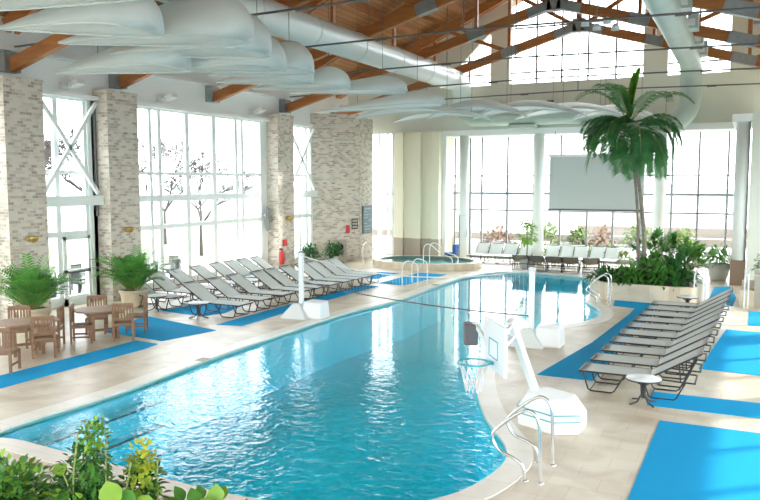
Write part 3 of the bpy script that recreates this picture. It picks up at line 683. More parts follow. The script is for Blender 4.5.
# far loungers: upright backs facing the pool
fb = make_lounger('sun_lounger', 'upright pale lounger at the left end of the far window row', 'upright loungers along the far windows', 'sling', R(46), .66)
FX = [-11.4, -10.72, -10.04, -9.36, -8.1, -7.42, -6.74, -6.06, -5.38]
fl = ['upright pale lounger at the left end of the far window row', 'second upright pale lounger from the left end of the far window row', 'third upright pale lounger from the left end of the far window row', 'upright pale lounger just left of the small potted tree',
      'upright pale lounger just right of the small potted tree', 'second upright pale lounger right of the small potted tree', 'third upright pale lounger right of the small potted tree', 'upright pale lounger two places left of the palm trunk', 'upright pale lounger next left of the palm trunk']
fb.location = (FX[0], 33.3, 0); fb.rotation_euler = (0, 0, PI/2)
for x, l in list(zip(FX, fl))[1:]: copy_tree(fb, (x+.0, 33.3+rnd.uniform(-.05, .05), 0), PI/2+R(rnd.uniform(-4, 4)), l)
fbb = make_lounger('sun_lounger', 'tan backed lounger turned away from the pool, leftmost of its row', 'tan backed loungers at the far pool edge', 'slingbrown', R(25), .75)
F2 = [-8.85, -8.1, -7.45, -6.75, -6.0]
l2 = ['tan backed lounger turned from the pool, leftmost of its row', 'tan backed lounger turned from the pool, below the small potted tree', 'tan backed lounger turned from the pool, middle of its row', 'tan backed lounger turned from the pool, second from the right of its row', 'tan backed lounger turned from the pool, next to the leafy planter']
fbb.location = (F2[0], 32.95, 0); fbb.rotation_euler = (0, 0, -PI/2+R(8)); fbb['label'] = l2[0]
for x, l in list(zip(F2, l2))[1:]: copy_tree(fbb, (x, 32.95, 0), -PI/2+R(rnd.uniform(3, 12)), l)
for x, q in ((-7.1, 'left'), (-6.4, 'right')): pass

# side tables
def side_table(name, label):
    r = empty(name, (0, 0, 0), 0, label, 'side table', 'round white side tables')
    MB().lathe([(0, .425), (.27, .425), (.29, .435), (.29, .45), (0, .455)], n=28).build('table_top', M['tabletop'], r)
    MB().lathe([(.285, .42), (.295, .42), (.295, .445), (.285, .445)], n=28).build('rim', M['lframe'], r)
    for k_ in range(4):
        a = k_*PI/2+.5; c, s = math.cos(a), math.sin(a)
        MB().tube([(.2*c, .2*s, .42), (.05*c, .05*s, .34), (.035*c, .035*s, .16), (.12*c, .12*s, .05), (.27*c, .27*s, .015)], .016, 6).build('leg', M['lframe'], r)
    MB().tube([(0, 0, .1), (0, 0, .42)], .03, 8).build('pedestal', M['lframe'], r)
    return r
t0 = side_table('side_table', 'round white side table beside the nearest poolside left lounger'); t0.location = (-13.6, 16.45, 0)
copy_tree(t0, (-15.55, 16.95, 0), .4, 'round white side table next to the second potted palm')
copy_tree(t0, (-1.5, 13.38, 0), .3, 'round white side table beside the nearest right lounger')
copy_tree(t0, (-1.5, 23.55, 0), .3, 'round white side table at the far end of the right lounger row')

# ------------------------------------------------------------------ teak dining sets
def make_chair(label):
    r = empty('dining_chair', (0, 0, 0), 0, label, 'chair', 'slatted teak dining chairs')
    f = MB()
    for i in range(6): f.b2((-.22, -.21+i*.072, .41), (.22, -.15+i*.072, .435))
    f.b2((-.22, .2, .37), (.22, .23, .43)); f.b2((-.22, -.22, .37), (.22, -.19, .43)); f.b2((-.23, -.2, .37), (-.2, .22, .42)); f.b2((.2, -.2, .37), (.23, .22, .42))
    f.build('seat', M['teak'], r)
    f = MB(); f.b2((-.23, -.245, .83), (.23, -.215, .92)); f.b2((-.21, -.24, .50), (.21, -.215, .56))
    for i in range(6): x = -.165+i*.066; f.b2((x-.017, -.238, .55), (x+.017, -.222, .84))
    f.build('backrest', M['teak'], r)
    for x in (-.22, .22):
        MB().b2((x-.024, -.25, 0), (x+.024, -.205, .9)).build('leg', M['teak'], r); MB().b2((x-.024, .19, 0), (x+.024, .235, .41)).build('leg', M['teak'], r)
        MB().b2((x-.012, -.2, .14), (x+.012, .2, .18)).build('stretcher', M['teak'], r)
    return r
def make_table(loc, rz, label, L_=1.3, W=.95):
    r = empty('dining_table', loc, rz, label, 'table', 'octagonal teak dining tables')
    a, b_, c = L_/2, W/2, .26
    MB().prism([(-a+c, -b_), (a-c, -b_), (a, -b_+c), (a, b_-c), (a-c, b_), (-a+c, b_), (-a, b_-c), (-a, -b_+c)], .70, .735).build('table_top', M['teaktop'], r, bevel=.006)
    MB().b2((-a+.22, -b_+.2, .62), (a-.22, -b_+.23, .70)).b2((-a+.22, b_-.23, .62), (a-.22, b_-.2, .70)).b2((-a+.22, -b_+.2, .62), (-a+.25, b_-.2, .70)).b2((a-.25, -b_+.2, .62), (a-.22, b_-.2, .70)).build('apron', M['teak'], r)
    for x in (-.28, .28):
        for y in (-.2, .2): MB().b2((x-.035, y-.035, 0), (x+.035, y+.035, .66)).build('leg', M['teak'], r)
    MB().b2((-.3, -.02, .18), (.3, .02, .24)).build('stretcher', M['teak'], r)
    return r
make_table((-13.95, 13.35, 0), R(58), 'teak dining table between the two potted palms, second from the left')
make_table((-14.2, 11.4, 0), R(58), 'teak dining table nearest the left edge of the photo')
ch = make_chair('teak dining chair facing the farther table from its left end'); ch.location = (-14.05, 12.8, 0); ch.rotation_euler = (0, 0, R(-50))
for x, y, a, l in ((-14.6, 13.75, -140, 'teak dining chair on the window side of the farther table'), (-13.4, 13.45, 42, 'teak dining chair on the pool side of the farther table, back to the camera'),
                   (-13.85, 14.35, 125, 'teak dining chair at the far right end of the farther table'), (-14.95, 11.75, -140, 'teak dining chair behind the nearer table by the first pot'),
                   (-13.65, 11.4, 42, 'teak dining chair on the pool side of the nearer table, back to the camera'), (-14.35, 12.15, 125, 'teak dining chair at the right end of the nearer table'),
                   (-13.3, 10.1, 30, 'teak dining chair cut by the left edge of the photo')):
    copy_tree(ch, (x, y, 0), R(a), l)

# ------------------------------------------------------------------ foliage helpers
def frond(mb, stem, o, az, el, L_, droop, nl, ll, lw, hang=.4, n=12, r0=.012, vlift=.25):
    d = Vector((math.cos(az)*math.cos(el), math.sin(az)*math.cos(el), math.sin(el))); p = Vector(o); pts = [p.copy()]; step = L_/n
    dirs = [d.copy()]
    for i in range(n):
        d = (d+Vector((0, 0, -droop*step*(i+1)/n*1.6))).normalized(); p = p+d*step; pts.append(p.copy()); dirs.append(d.copy())
    stem.tube(pts, [r0*(1-.8*i/n) for i in range(n+1)], 4, caps=False)
    for k_ in range(nl):
        t = .16+.84*k_/(nl-1); fi = t*n; i = min(int(fi), n-1); q = pts[i].lerp(pts[i+1], fi-i); d_ = dirs[i]
        side = d_.cross(Vector((0, 0, 1)))
        if side.length < .05: side = Vector((math.sin(az), -math.cos(az), 0))
        side.normalize(); up = side.cross(d_)
        s_ = ll*(math.sin(PI*(.12+.8*t))**.6)*rnd.uniform(.85, 1.1)
        for sg in (-1, 1):
            e = (side*sg*1.0+d_*.65+up*vlift).normalized()
            m1 = q+e*s_*.5; e2 = (e+Vector((0, 0, -hang))).normalized(); m2 = m1+e2*s_*.5
            wv = d_*lw*.5
            mb.add([q-wv*.5, q+wv*.5, m1+wv, m1-wv, m2], [(0, 1, 2, 3), (3, 2, 4)])
def leaf(mb, p, dr, L_, W, bend=.3, up=Vector((0, 0, 1))):
    dr = Vector(dr).normalized(); s = dr.cross(up)
    if s.length < .05: s = Vector((1, 0, 0))
    s.normalize(); nn = s.cross(dr); p = Vector(p); prof = (0, .75, 1, .8, .42, 0); vs = []
    for i, w in enumerate(prof):
        t = i/5; c = p+dr*L_*t - Vector((0, 0, bend*L_*t*t)); 
        vs += [c-s*W*.5*w+nn*W*.12*w, c, c+s*W*.5*w+nn*W*.12*w]
    mb.add(vs, [(i*3+j, i*3+j+1, (i+1)*3+j+1, (i+1)*3+j) for i in range(5) for j in (0, 1)], True)
def bush(mb, c, rad, n, L_, W, rr=rnd, flat=1., bend=.3, shell=.5):
    for _ in range(n):
        d = Vector((rr.gauss(0, 1), rr.gauss(0, 1), rr.gauss(0, 1))).normalized(); f = shell+(1-shell)*rr.random()
        p = Vector(c)+Vector((d.x*rad[0], d.y*rad[1], abs(d.z)*rad[2] if flat == 1. else d.z*rad[2]))*f
        dd = (d+Vector((rr.uniform(-.6, .6), rr.uniform(-.6, .6), rr.uniform(-.2, .7)))).normalized(); s = rr.uniform(.7, 1.2)
        leaf(mb, p, dd, L_*s, W*s, bend)

# potted areca palms
def potted_palm(loc, label, sc=1., n=84):
    r = empty('potted_palm', loc, rnd.uniform(0, 6), label, 'potted palm', 'areca palms in cream pots')
    MB().lathe([(0, 0), (.30, 0), (.33, .04), (.38, .38), (.41, .44), (.43, .44), (.43, .52), (.38, .52), (.37, .46), (0, .46)], n=32).build('pot', M['pot'], r)
    MB().lathe([(0, .49), (.375, .475)], n=24).build('soil', M['soil'], r)
    f = MB(); s = MB()
    for i in range(n):
        az = i*2.4+rnd.uniform(-.3, .3); el = R(rnd.uniform(42, 86)); L_ = rnd.uniform(.75, 1.5)*sc
        o = (.2*math.cos(az)*rnd.random(), .2*math.sin(az)*rnd.random(), .5)
        frond(f, s, o, az, el, L_, rnd.uniform(.7, 1.5), 17, .3*sc, .04, .5, 9, .01)
    f.build('foliage', M['areca'], r); s.build('stems', M['caneg'], r)
potted_palm((-16.7, 13.62, 0), 'bushy areca palm in a cream pot before the nearest brick pillar', 1.0)
potted_palm((-16.75, 17.25, 0), 'bushy areca palm in a cream pot before the second brick pillar', 1.0)

# tall palm in the planter
r = empty('tall_palm', (-3.05, 26.3, .5), 0, 'tall palm with a drooping feathery crown rising from the stone planter', 'palm tree')
for dx, rad, top in ((0, .065, 5.45), (-.2, .045, 4.2)):
    pts = curve3([(dx, 0, 0), (dx-.02, 0, 1.2), (-.15+dx*.7, 0, 2.6), (-.42+dx*.3, 0, 4.2)]+([(-.6, 0, 5.1)] if dx == 0 else [(-.5, .05, 4.6)]), 5)
    MB().tube(pts, [rad*(1.15-.35*i/len(pts)) for i in range(len(pts))], 10).build('trunk', M['trunk'], r)
f = MB(); s = MB(); O = Vector((-.6, 0, 5.0))
for i in range(30):
    az = i*2.4+.3; frond(f, s, O+Vector((0, 0, rnd.uniform(-.25, .15))), az, R(rnd.uniform(-10, 46)), rnd.uniform(1.8, 2.3), rnd.uniform(1.5, 2.2), 40, .72, .05, .8, 14, .022, .05)
for az, el in ((PI*.95, 58), (.1, 52), (2.2, 66), (4.2, 60), (5.5, 50)): frond(f, s, O+Vector((0, 0, .2)), az, R(el), 2.3, .95, 28, .5, .05, .7, 14, .025, .2)
f.build('crown', M['palm'], r); s.build('frond_stems', M['caneg'], r)
f = MB(); s = MB()
for az, el, L_ in ((.6, 80, 1.95), (2.8, 72, 1.3), (.2, 86, 1.7)): frond(f, s, O+Vector((0, 0, .2)), az, R(el), L_*.9, .15, 26, .42, .15, -.35, 10, .03, .5)
f.build('new_fronds', M['palmlight'], r)

# planter
pl = empty('stone_planter', (0, 0, 0), 0, 'long low cream stone planter holding the tall palm and shrubs', 'planter')
po = smoothpoly([(-4.55, 25.2), (-3.2, 24.75), (-1.45, 24.75), (-1.4, 26), (-1.4, 28.4), (-2.6, 29.0), (-4.2, 28.8), (-4.6, 27)], 4)
pin = offset(po, -.22*(1 if sum(po[i-1][0]*po[i][1]-po[i][0]*po[i-1][1] for i in range(len(po))) > 0 else -1))
m_ = len(po); b = MB(); vs = [(x, y, 0) for x, y in po]+[(x, y, .56) for x, y in po]+[(x, y, .56) for x, y in pin]+[(x, y, .3) for x, y in pin]
b.add(vs, [(q*m_+i, q*m_+(i+1) % m_, (q+1)*m_+(i+1) % m_, (q+1)*m_+i) for q in range(3) for i in range(m_)]); b.build('planter_wall', M['plstone'], pl, fix=True)
MB().add([(x, y, .47) for x, y in pin], [tuple(range(m_))]).build('soil', M['soil'], pl)
def shrub(loc, label, mt, rad, n, L_, W, name='leafy_shrub', cat='shrub', group='shrubs in the stone planter', stem=True, bend=.3):
    r = empty(name, loc, 0, label, cat, group); b = MB(); bush(b, (0, 0, rad[2]*.15), rad, n, L_, W, bend=bend); b.build('foliage', M[mt], r)
    if stem:
        t = MB()
        for i in range(5):
            a = i*1.3; t.tube([(0.05*math.cos(a), .05*math.sin(a), -.02), (rad[0]*.5*math.cos(a), rad[1]*.5*math.sin(a), rad[2]*.7)], .015, 5)
        t.build('stems', M['trunk'], r)
    return r
shrub((-4.0, 25.6, .47), 'low dark creeping shrub at the left end of the stone planter', 'leafdark', (.75, .6, .4), 380, .3, .1)
shrub((-3.3, 25.4, .47), 'trailing dark shrub spilling over the planter front', 'leafmid', (.75, .7, .5), 380, .32, .1)
shrub((-2.5, 25.4, .47), 'dense mid green shrub right of the palm trunk', 'leafmid', (.65, .6, .7), 380, .34, .12)
shrub((-1.95, 25.6, .47), 'dark broad leaved shrub at the right front of the planter', 'leafdark', (.6, .6, .85), 300, .42, .09)
def fan(loc, label, n, L_, mt, h, group='bright fan leaved plants'):
    r = empty('fan_palm', loc, 0, label, 'plant', group); b = MB(); s = MB()
    for i in range(n):
        az = i*2.4; el = R(rnd.uniform(35, 80)); d = Vector((math.cos(az)*math.cos(el), math.sin(az)*math.cos(el), math.sin(el))); p = d*h*rnd.uniform(.6, 1)
        s.tube([(0, 0, 0), p], .012, 4)
        sd = d.cross(Vector((0, 0, 1))).normalized(); up = sd.cross(d)
        for k_ in range(11):
            a = R(-100+20*k_); leaf(b, p, d*math.cos(a)*.9+sd*math.sin(a)+up*.25, L_, .13, .35)
    b.build('foliage', M[mt], r); s.build('stems', M['caneg'], r)
fan((-2.5, 27.3, .47), 'bright fan palm behind the shrubs, highest plant after the tall palm', 22, .5, 'leafmid', 1.55)
fan((-1.75, 27.6, .47), 'bright lime fan palm at the right of the planter', 20, .5, 'palmlight', 1.25)
shrub((-2.85, 26.4, .47), 'tall leafy shrub around the palm trunk', 'leafmid', (.5, .5, .8), 220, .4, .14)

def potted(loc, label, rad, potr, poth, mt, pm, n, L_, W, cat='potted plant', name='potted_plant', trunk=0, group=None):
    r = empty(name, loc, 0, label, cat, group)
    MB().lathe([(0, 0), (potr*.65, 0), (potr*.8, poth*.3), (potr, poth), (potr*.88, poth), (potr*.85, poth*.9), (0, poth*.9)], n=24).build('pot', M[pm], r)
    b = MB(); bush(b, (0, 0, poth+trunk), rad, n, L_, W, flat=1. if not trunk else 0.); b.build('foliage', M[mt], r)
    t = MB(); t.tube([(0, 0, poth*.85), (.03, 0, poth+trunk*.5), (0, 0, poth+trunk+rad[2]*.4)], .03 if trunk else .02, 6); t.build('stem', M['trunk'], r)
    return r
potted((-8.5, 31.85, 0), 'small potted tree with a round light green crown before the far windows', (.5, .5, .5), .36, .5, 'leaflime', 'taupe' if 0 else 'greypot', 260, .17, .1, trunk=1.1, name='potted_tree', cat='potted tree')
potted((-.95, 31.6, 0), 'grey pot with a dark green bush left of the brown based column', (.5, .5, .75), .42, .65, 'leafmid', 'greypot', 260, .28, .07)
potted((-17.6, 28.9, 0), 'dark potted plant just right of the fire extinguisher', (.5, .5, .6), .25, .4, 'leafdark', 'greypot', 220, .26, .1)
potted((-17.1, 30.2, 0), 'dark potted plant beside the tan towel bin', (.45, .45, .6), .25, .4, 'leafdark', 'greypot', 220, .26, .1)
# right edge planter
r = empty('pedestal_planter', (.35, 25.8, 0), 0, 'stepped cream stone planter at the right edge', 'planter')
MB().b2((-.5, -.5, 0), (-.1, .5, .5)).b2((-.45, -.2, .5), (-.1, .5, .7)).build('step_block', M['plstone'], r); MB().b2((-.1, -.5, 0), (1.5, .9, .95)).build('planter_wall', M['bin'], r)
MB().b2((-.12, -.52, .95), (1.5, .9, 1.0)).build('cap', M['plstone'], r)
shrub((.7, 26.0, 1.0), 'round bright green bush on the stepped planter at the right edge', 'leafmid', (.55, .5, .6), 300, .16, .08, group='bushes at the right edge')

# ------------------------------------------------------------------ foreground bed
tag(MB().b2((-7.5, 1.8, 0), (-1.9, 4.15, 1.22)).build('garden_bed', M['plstone']), 'raised stone bed under the foreground leaves', 'planter')
tag(MB().b2((-7.4, 1.9, 1.22), (-2.0, 4.05, 1.3)).build('bed_soil', M['soil']), 'dark soil in the foreground raised bed', 'soil', kind='stuff')
gF = 'foreground foliage in the raised bed'
def fg(loc, label, parts, stems=6, h=.5):
    r = empty('foreground_plant', loc, 0, label, 'plant', gF)
    for mt, c, rad, n_, L_, W in parts:
        b = MB(); bush(b, c, rad, n_, L_, W, flat=0, shell=.25); b.build('foliage', M[mt], r)
    t = MB()
    for i in range(stems): a = i*2.1; t.tube(curve3([(.05*math.cos(a), .05*math.sin(a), 0), (.12*math.cos(a), .12*math.sin(a), h*.5), (.1*math.cos(a+.5), .1*math.sin(a+.5), h)], 3), .006, 5)
    t.build('stems', M['caneg'], r)
fg((-4.35, 3.3, 1.28), 'dense mixed shrub at the bottom left corner', [('leafmid', (0, 0, .38), (.38, .3, .3), 1100, .08, .035), ('leafdark', (0, 0, .25), (.38, .35, .25), 600, .1, .04), ('leaflime', (0, 0, .45), (.36, .28, .25), 260, .08, .04)], h=.4)
fg((-4.85, 3.1, 1.27), 'dark narrow leaved shrub cut by the left edge', [('leafdark', (0, 0, .42), (.35, .3, .32), 480, .2, .035), ('leaflime', (0.1, .05, .58), (.16, .16, .14), 40, .13, .09), ('leafmid', (0, 0, .3), (.35, .3, .3), 260, .14, .05)], h=.5)
fg((-3.95, 3.5, 1.3), 'low lime tipped shrub between the corner shrub and the twisting vine', [('leafmid', (0, 0, .25), (.32, .3, .3), 620, .09, .05), ('leaflime', (0, 0, .35), (.3, .25, .24), 240, .08, .045)], h=.4)
fg((-3.84, 3.53, 1.33), 'tall small leaved vine rising over the pool corner', [('leafmid', (.02, 0, .66), (.12, .12, .24), 320, .055, .028), ('leafdark', (-.06, 0, .48), (.2, .15, .25), 420, .055, .028), ('leaflime', (.05, 0, .82), (.09, .09, .12), 90, .05, .026)], h=.85)
fg((-3.58, 3.72, 1.31), 'small yellow green shrub right of the tall vine', [('leafyellow', (0, 0, .62), (.1, .1, .14), 150, .06, .035), ('leaflime', (0, 0, .52), (.12, .12, .17), 160, .06, .035), ('leafdark', (0, 0, .42), (.17, .12, .2), 220, .075, .04)], h=.65)
fg((-3.15, 3.85, 1.34), 'low broad leaved plant between the pothos and the feathery plant', [('leafmid', (0, 0, .2), (.28, .15, .14), 60, .16, .09), ('leaflime', (0, 0, .24), (.28, .12, .12), 26, .17, .1)], h=.25)
fg((-2.75, 4.0, 1.34), 'sparse feathery plant at the bottom edge over the water', [('leafmid', (0, 0, .2), (.42, .12, .1), 130, .1, .035), ('leaflime', (-.25, 0, .15), (.3, .12, .1), 80, .1, .05)], h=.25)
r = empty('pothos_plant', (-3.6, 3.4, 1.27), 0, 'broad heart leaved pothos with pale green leaves in front', 'plant', gF)
b = MB(); b2_ = MB(); s = MB()
for i, (x, y, z, dx, dy, dz, L_, W, lm) in enumerate(((.05, -.02, .66, .15, .1, -.6, .19, .15, 1), (.35, .2, .42, .9, .2, .0, .24, .12, 1), (.5, .25, .36, .9, .2, -.1, .22, .12, 1), (.05, .05, .55, .6, 0, -.25, .2, .15, 0), (.15, .1, .5, .8, .1, -.1, .2, .13, 1), (.3, .15, .44, .9, .1, -.05, .22, .12, 1), (-.02, 0, .42, .3, -.3, -.1, .18, .16, 1),
        (.2, .0, .4, .6, -.3, -.2, .2, .15, 0), (.4, .15, .4, .9, -.1, -.2, .18, .11, 0), (-.25, -.05, .5, -.8, .1, 0, .2, .11, 0), (-.35, 0, .62, -.5, .2, .2, .16, .1, 1), (.1, -.1, .35, .4, -.4, -.2, .18, .15, 0), (-.1, -.1, .4, -.4, -.4, 0, .18, .13, 0), (.3, 0, .34, .5, -.2, 0, .2, .14, 1))):
    leaf(b if lm else b2_, (x, y, z), (dx, dy, dz), L_, W, .15, Vector((.2, -.6, .8))); s.tube([(x*.3, y*.3, 0), (x*.7, y*.7, z*.7), (x, y, z)], .005, 5)
b.build('foliage', M['leaflime'], r); b2_.build('foliage', M['leafmid'], r); s.build('stems', M['caneg'], r)

# ------------------------------------------------------------------ pool equipment
def net_post(loc, rz, top, label):
    r = empty('net_post', loc, rz, label, 'net post', 'white pool net posts')
    MB().box((.36, .08, .24), (.62, .55, .48), taper=.88).build('ballast_box', M['white'], r, bevel=.05)
    MB().box((-.12, -.1, .2), (.85, .6, .4), taper=.28).build('base_foot', M['offwhite'], r, bevel=.02)
    MB().beam((-.06, 0, .1), (-.06, 0, top), .11, .11, (0, 1, 0)).build('mast', M['white'], r)
    MB().b2((-.13, -.08, top-.03), (.01, .08, top+.05)).build('mast_cap', M['offwhite'], r)
    MB().b2((-.5, -.252, .02), (-.05, -.25, .06)).build('base_trim', M['rod'], r)
net_post((-11.1, 17.9, 0), R(0), 1.75, 'white net post with ballast box on the left pool edge')
net_post((-4.38, 17.15, 0), R(0), 1.76, 'white net post with ballast box on the right pool edge')
A = Vector((-11.15, 17.95, 1.72)); B = Vector((-4.44, 17.15, 1.78)); r = empty('pool_net', (0, 0, 0), 0, 'fine white pool net with a dark lower rope strung across the pool', 'net')
def sag(t, z0, z1, s): p = A.lerp(B, t); return Vector((p.x, p.y, z0+(z1-z0)*t-s*4*t*(1-t)))
MB().tube([sag(i/24, 1.72, 1.76, .36) for i in range(25)], .016, 6).build('top_cord', M['net'], r)
MB().tube([sag(i/24, 1.0, .68, .12) for i in range(25)], .016, 6).build('bottom_rope', M['rod'], r)
t = MB()
for i in range(1, 66):
    u = i/66; t.tube([sag(u, 1.72, 1.76, .36), sag(u, 1.0, .68, .12)], .0022, 3, caps=False)
t.build('mesh', M['net'], r)

# basketball hoop
r = empty('basketball_hoop', (-2.66, 11.55, 0), 0, 'portable white poolside basketball hoop leaning over the water', 'basketball hoop')
ax = R(-25)
hexa = [(-.5, -.1), (-.32, -.4), (.36, -.4), (.6, -.08), (.42, .36), (-.32, .36)]
c_, s_ = math.cos(ax), math.sin(ax)
def rp(x, y): return (x*c_-y*s_, x*s_+y*c_)
lo = [rp(x, y) for x, y in hexa]; mid = [rp(x*1.02, y*1.02) for x, y in hexa]; hi = [rp(x*.72-.02, y*.68) for x, y in hexa]
nn = 6; MB().add([(x, y, 0) for x, y in lo]+[(x, y, .26) for x, y in mid]+[(x, y, .52) for x, y in hi], [tuple(reversed(range(6))), tuple(range(12, 18))]+[(q*6+i, q*6+(i+1) % 6, (q+1)*6+(i+1) % 6, (q+1)*6+i) for q in range(2) for i in range(6)]).build('base_tank', M['white'], r, bevel=.04)
for z in (.2, .3):
    q = 1.015; MB().add([(x*1.02*q, y*1.02*q, z) for x, y in lo]+[(x*1.02*q, y*1.02*q, z+.018) for x, y in lo], [(i, (i+1) % 6, 6+(i+1) % 6, 6+i) for i in range(3)]).build('base_stripe', M['teal'], r)
T = Vector((2.66, -11.55, 0)); W_ = lambda x, y, z: Vector((x, y, z))+T
MB().beam(W_(-2.9, 11.75, .3), W_(-3.15, 10.95, 1.72), .1, .1).build('pole', M['white'], r)
P0, P1 = Vector((-2.98, 10.13, 0)), Vector((-3.52, 10.9, 0)); bd = (P1-P0).normalized(); bn = Vector((-bd.y, bd.x, 0))
if bn.x > 0: bn = -bn
bang = math.atan2(bd.y, bd.x); bc = (P0+P1)/2
MB().box(W_(bc.x, bc.y, 1.4), (.98, .05, .72), rz=bang).build('backboard', M['white'], r, bevel=.015)
t = MB()
for dz in (-.13, .13): t.box(W_(*(bc+bn*.028).xy, 1.36+dz), (.4, .006, .018), rz=bang)
for du in (-.2, .2): t.box(W_(*(bc+bn*.028+bd*du).xy, 1.36), (.018, .006, .27), rz=bang)
t.build('target_square', M['teal'], r)
rc = bc+bn*.32; t = MB(); t.tube([W_(rc.x+.23*math.cos(a), rc.y+.23*math.sin(a), 1.17) for a in [i*2*PI/24 for i in range(24)]], .014, 6, close=True); t.beam(W_(*(bc+bn*.03).xy, 1.15), W_(*(bc+bn*.11).xy, 1.17), .1, .04); t.build('rim', M['cyan'], r)
t = MB()
for i in range(12):
    for sg in (-1, 1):
        pts = []
        for k_ in range(7): q = k_/6; a = 2*PI*i/12+sg*q*.8; rr_ = .22-.11*q**.7; pts.append(W_(rc.x+rr_*math.cos(a), rc.y+rr_*math.sin(a), 1.16-.42*q))
        t.tube(pts, .006, 4, caps=False)
t.build('net', M['net'], r)
t = MB(); e = bc+bd*.35
for dz in (.1, -.1): t.beam(W_(-3.13, 11.05, 1.55+dz), W_(*(bc-bn*.04).xy, 1.4+dz), .05, .05)
t.beam(W_(-3.5, 11.0, 1.3), W_(-3.78, 11.1, 1.62), .06, .05); t.beam(W_(-3.42, 11.0, 1.2), W_(-3.62, 11.05, 1.6), .06, .05); t.beam(W_(-3.5, 11.0, 1.25), W_(-3.15, 11.1, 1.5), .05, .05)
t.build('linkage', M['offwhite'], r)
MB().box(W_(-3.84, 11.14, 1.42), (.22, .26, .34), rz=.4).build('counterweight', M['greybox'], r, bevel=.03)
# depth of field free near rails
def rails(name, xs, ys, prof, label, m='chrome', r0=.021, rz=0, cat='handrail'):
    r = empty(name, (xs, ys[0], 0), rz, label, cat)
    for y in ys: MB().tube(curve3([(px, y-ys[0], pz) for px, pz in prof], 5), r0, 8).build('rail', M[m], r); 
    for y in ys:
        for px in (prof[0][0], prof[-1][0]): MB().lathe([(.05, 0), (.05, .012), (.02, .02)], (px, y-ys[0], .0), 12).build('foot_flange', M[m], r)
    return r
prof = [(0, 0), (-.01, .4), (-.03, .76), (-.12, .9), (-.27, .88), (-.58, .62), (-.63, .48), (-.53, .34), (-.38, .285), (-.25, .21), (-.205, .1), (-.2, 0)]
rails('pool_handrail', -2.23, (9.2, 9.88), prof, 'pair of looped stainless handrails at the near right pool edge')
rails('pool_handrail', -3.8, (23.9, 24.45), [(0, 0), (0, .7), (-.08, .88), (-.25, .85), (-.62, .5), (-.64, .38), (-.4, .25), (-.35, .1), (-.35, 0)], 'pair of looped stainless handrails at the pool edge by the stone planter')
rails('pool_handrail', -10.65, (25.0, 25.9), [(0, 0), (0, .6), (-.05, .8), (-.3, .9), (-.5, .86), (-.62, .6), (-.62, 0)], 'white handrail pair on the deck left of the pool before the spa', 'white')
rails('spa_handrail', -12.6, (30.2, 30.9), [(0, 0), (0, .8), (.1, 1.05), (.35, 1.05), (.8, .7), (1.3, .5), (1.3, 0)], 'white handrail pair leading over the spa wall', 'white')
rails('spa_handrail', -15.6, (30.3,), [(0, 0), (0, .8), (.1, 1.0), (.3, 1.0), (.9, .3), (1.0, 0)], 'steel handrail at the left end of the spa below the slate sign')
rails('white_railing', -1.15, (24.9, 25.5, 26.1), [(0, 0), (0, .6), (0, .95), (-.1, 1.05), (-.25, .95), (-.25, 0)], 'white railing loops at the right end of the stone planter', 'white')
rails('white_railing', -.02, (25.0, 27.0), [(0, 0), (0, .7), (.0, .95), (.06, 1.0), (.1, .9), (.1, 0)], 'white railing before the brown based column', 'white')
# spa
sp = empty('raised_spa', (-12.95, 31.4, 0), 0, 'raised oval spa with cream rim before the cream end wall', 'spa')
el = [(2.55*math.cos(a), 1.85*math.sin(a)) for a in [i*2*PI/40 for i in range(40)]]; b = MB(); vs = []
for k_, z in ((1, 0), (1, .28), (.86, .28), (.86, .04)): vs += [(x*k_, y*k_, z) for x, y in el]
b.add(vs[:120], [(q*40+i, q*40+(i+1) % 40, (q+1)*40+(i+1) % 40, (q+1)*40+i) for q in range(2) for i in range(40)]); b.build('spa_wall', M['plstone'], sp)
MB().add(vs[80:], [(i, (i+1) % 40, 40+(i+1) % 40, 40+i) for i in range(40)]).build('tile_lining', M['spatile'], sp)
MB().add(vs[120:], [tuple(range(40))]).build('spa_floor', M['basin'], sp)
MB().add([(x*.86, y*.86, .2) for x, y in el], [tuple(range(40))]).build('water_surface', M['spawater'], sp)
# pool lift
r = empty('pool_lift', (-12.35, 33.45, -.0), 0, 'blue seated pool lift on a steel frame at the far end', 'pool lift')
MB().b2((-.45, -.25, .35), (.0, .2, .45)).b2((-.05, -.25, .4), (.12, .2, .85)).build('seat', M['blue'], r, bevel=.03)
MB().b2((-.5, -.2, .27), (-.2, .2, .35)).build('foot_rest', M['black'], r)
MB().tube([(.2, 0, 0), (.2, 0, 2.2), (.75, 0, 2.2), (.75, 0, 0)], .035, 8).tube([(.2, 0, .7), (-.1, 0, .7)], .03, 6).build('mast', M['steel'], r); MB().b2((.4, -.04, 1.2), (.6, .04, 1.5)).build('control_box', M['offwhite'], r)

# ------------------------------------------------------------------ outside
st(fill_ring([(-400, -200), (400, -200), (400, 400), (-400, 400)], [(-18.9, -6.4), (5.5, -6.4), (5.5, 36.3), (-18.9, 36.3)], -.35, 'ground', M['terrace']))
fb_ = MB()
for a, b_ in (((-18.9, -6.4), (5.5, -6.3)), ((-18.9, 36.2), (5.5, 36.3)), ((-18.9, -6.4), (-18.6, 36.3)), ((5.2, -6.4), (5.5, 36.3))): fb_.b2((*a, -.5), (*b_, -.05))
st(fb_.build('trim_4', M['plstone']))
b = MB(); b.prism([(-90, -20), (-26, -20), (-26, 60), (-90, 60)], -.4, -.3); o = b.build('lawn', M['lawn']); tag(o, 'pale winter lawn beyond the left windows', 'lawn', kind='stuff')
b = MB(); b.add([(-400, 120, -.3), (400, 120, -.3), (400, 900, -.3), (-400, 900, -.3)], [(0, 1, 2, 3)]); tag(b.build('sea', M['sea']), 'pale hazy sea beyond the terrace', 'sea', kind='stuff')
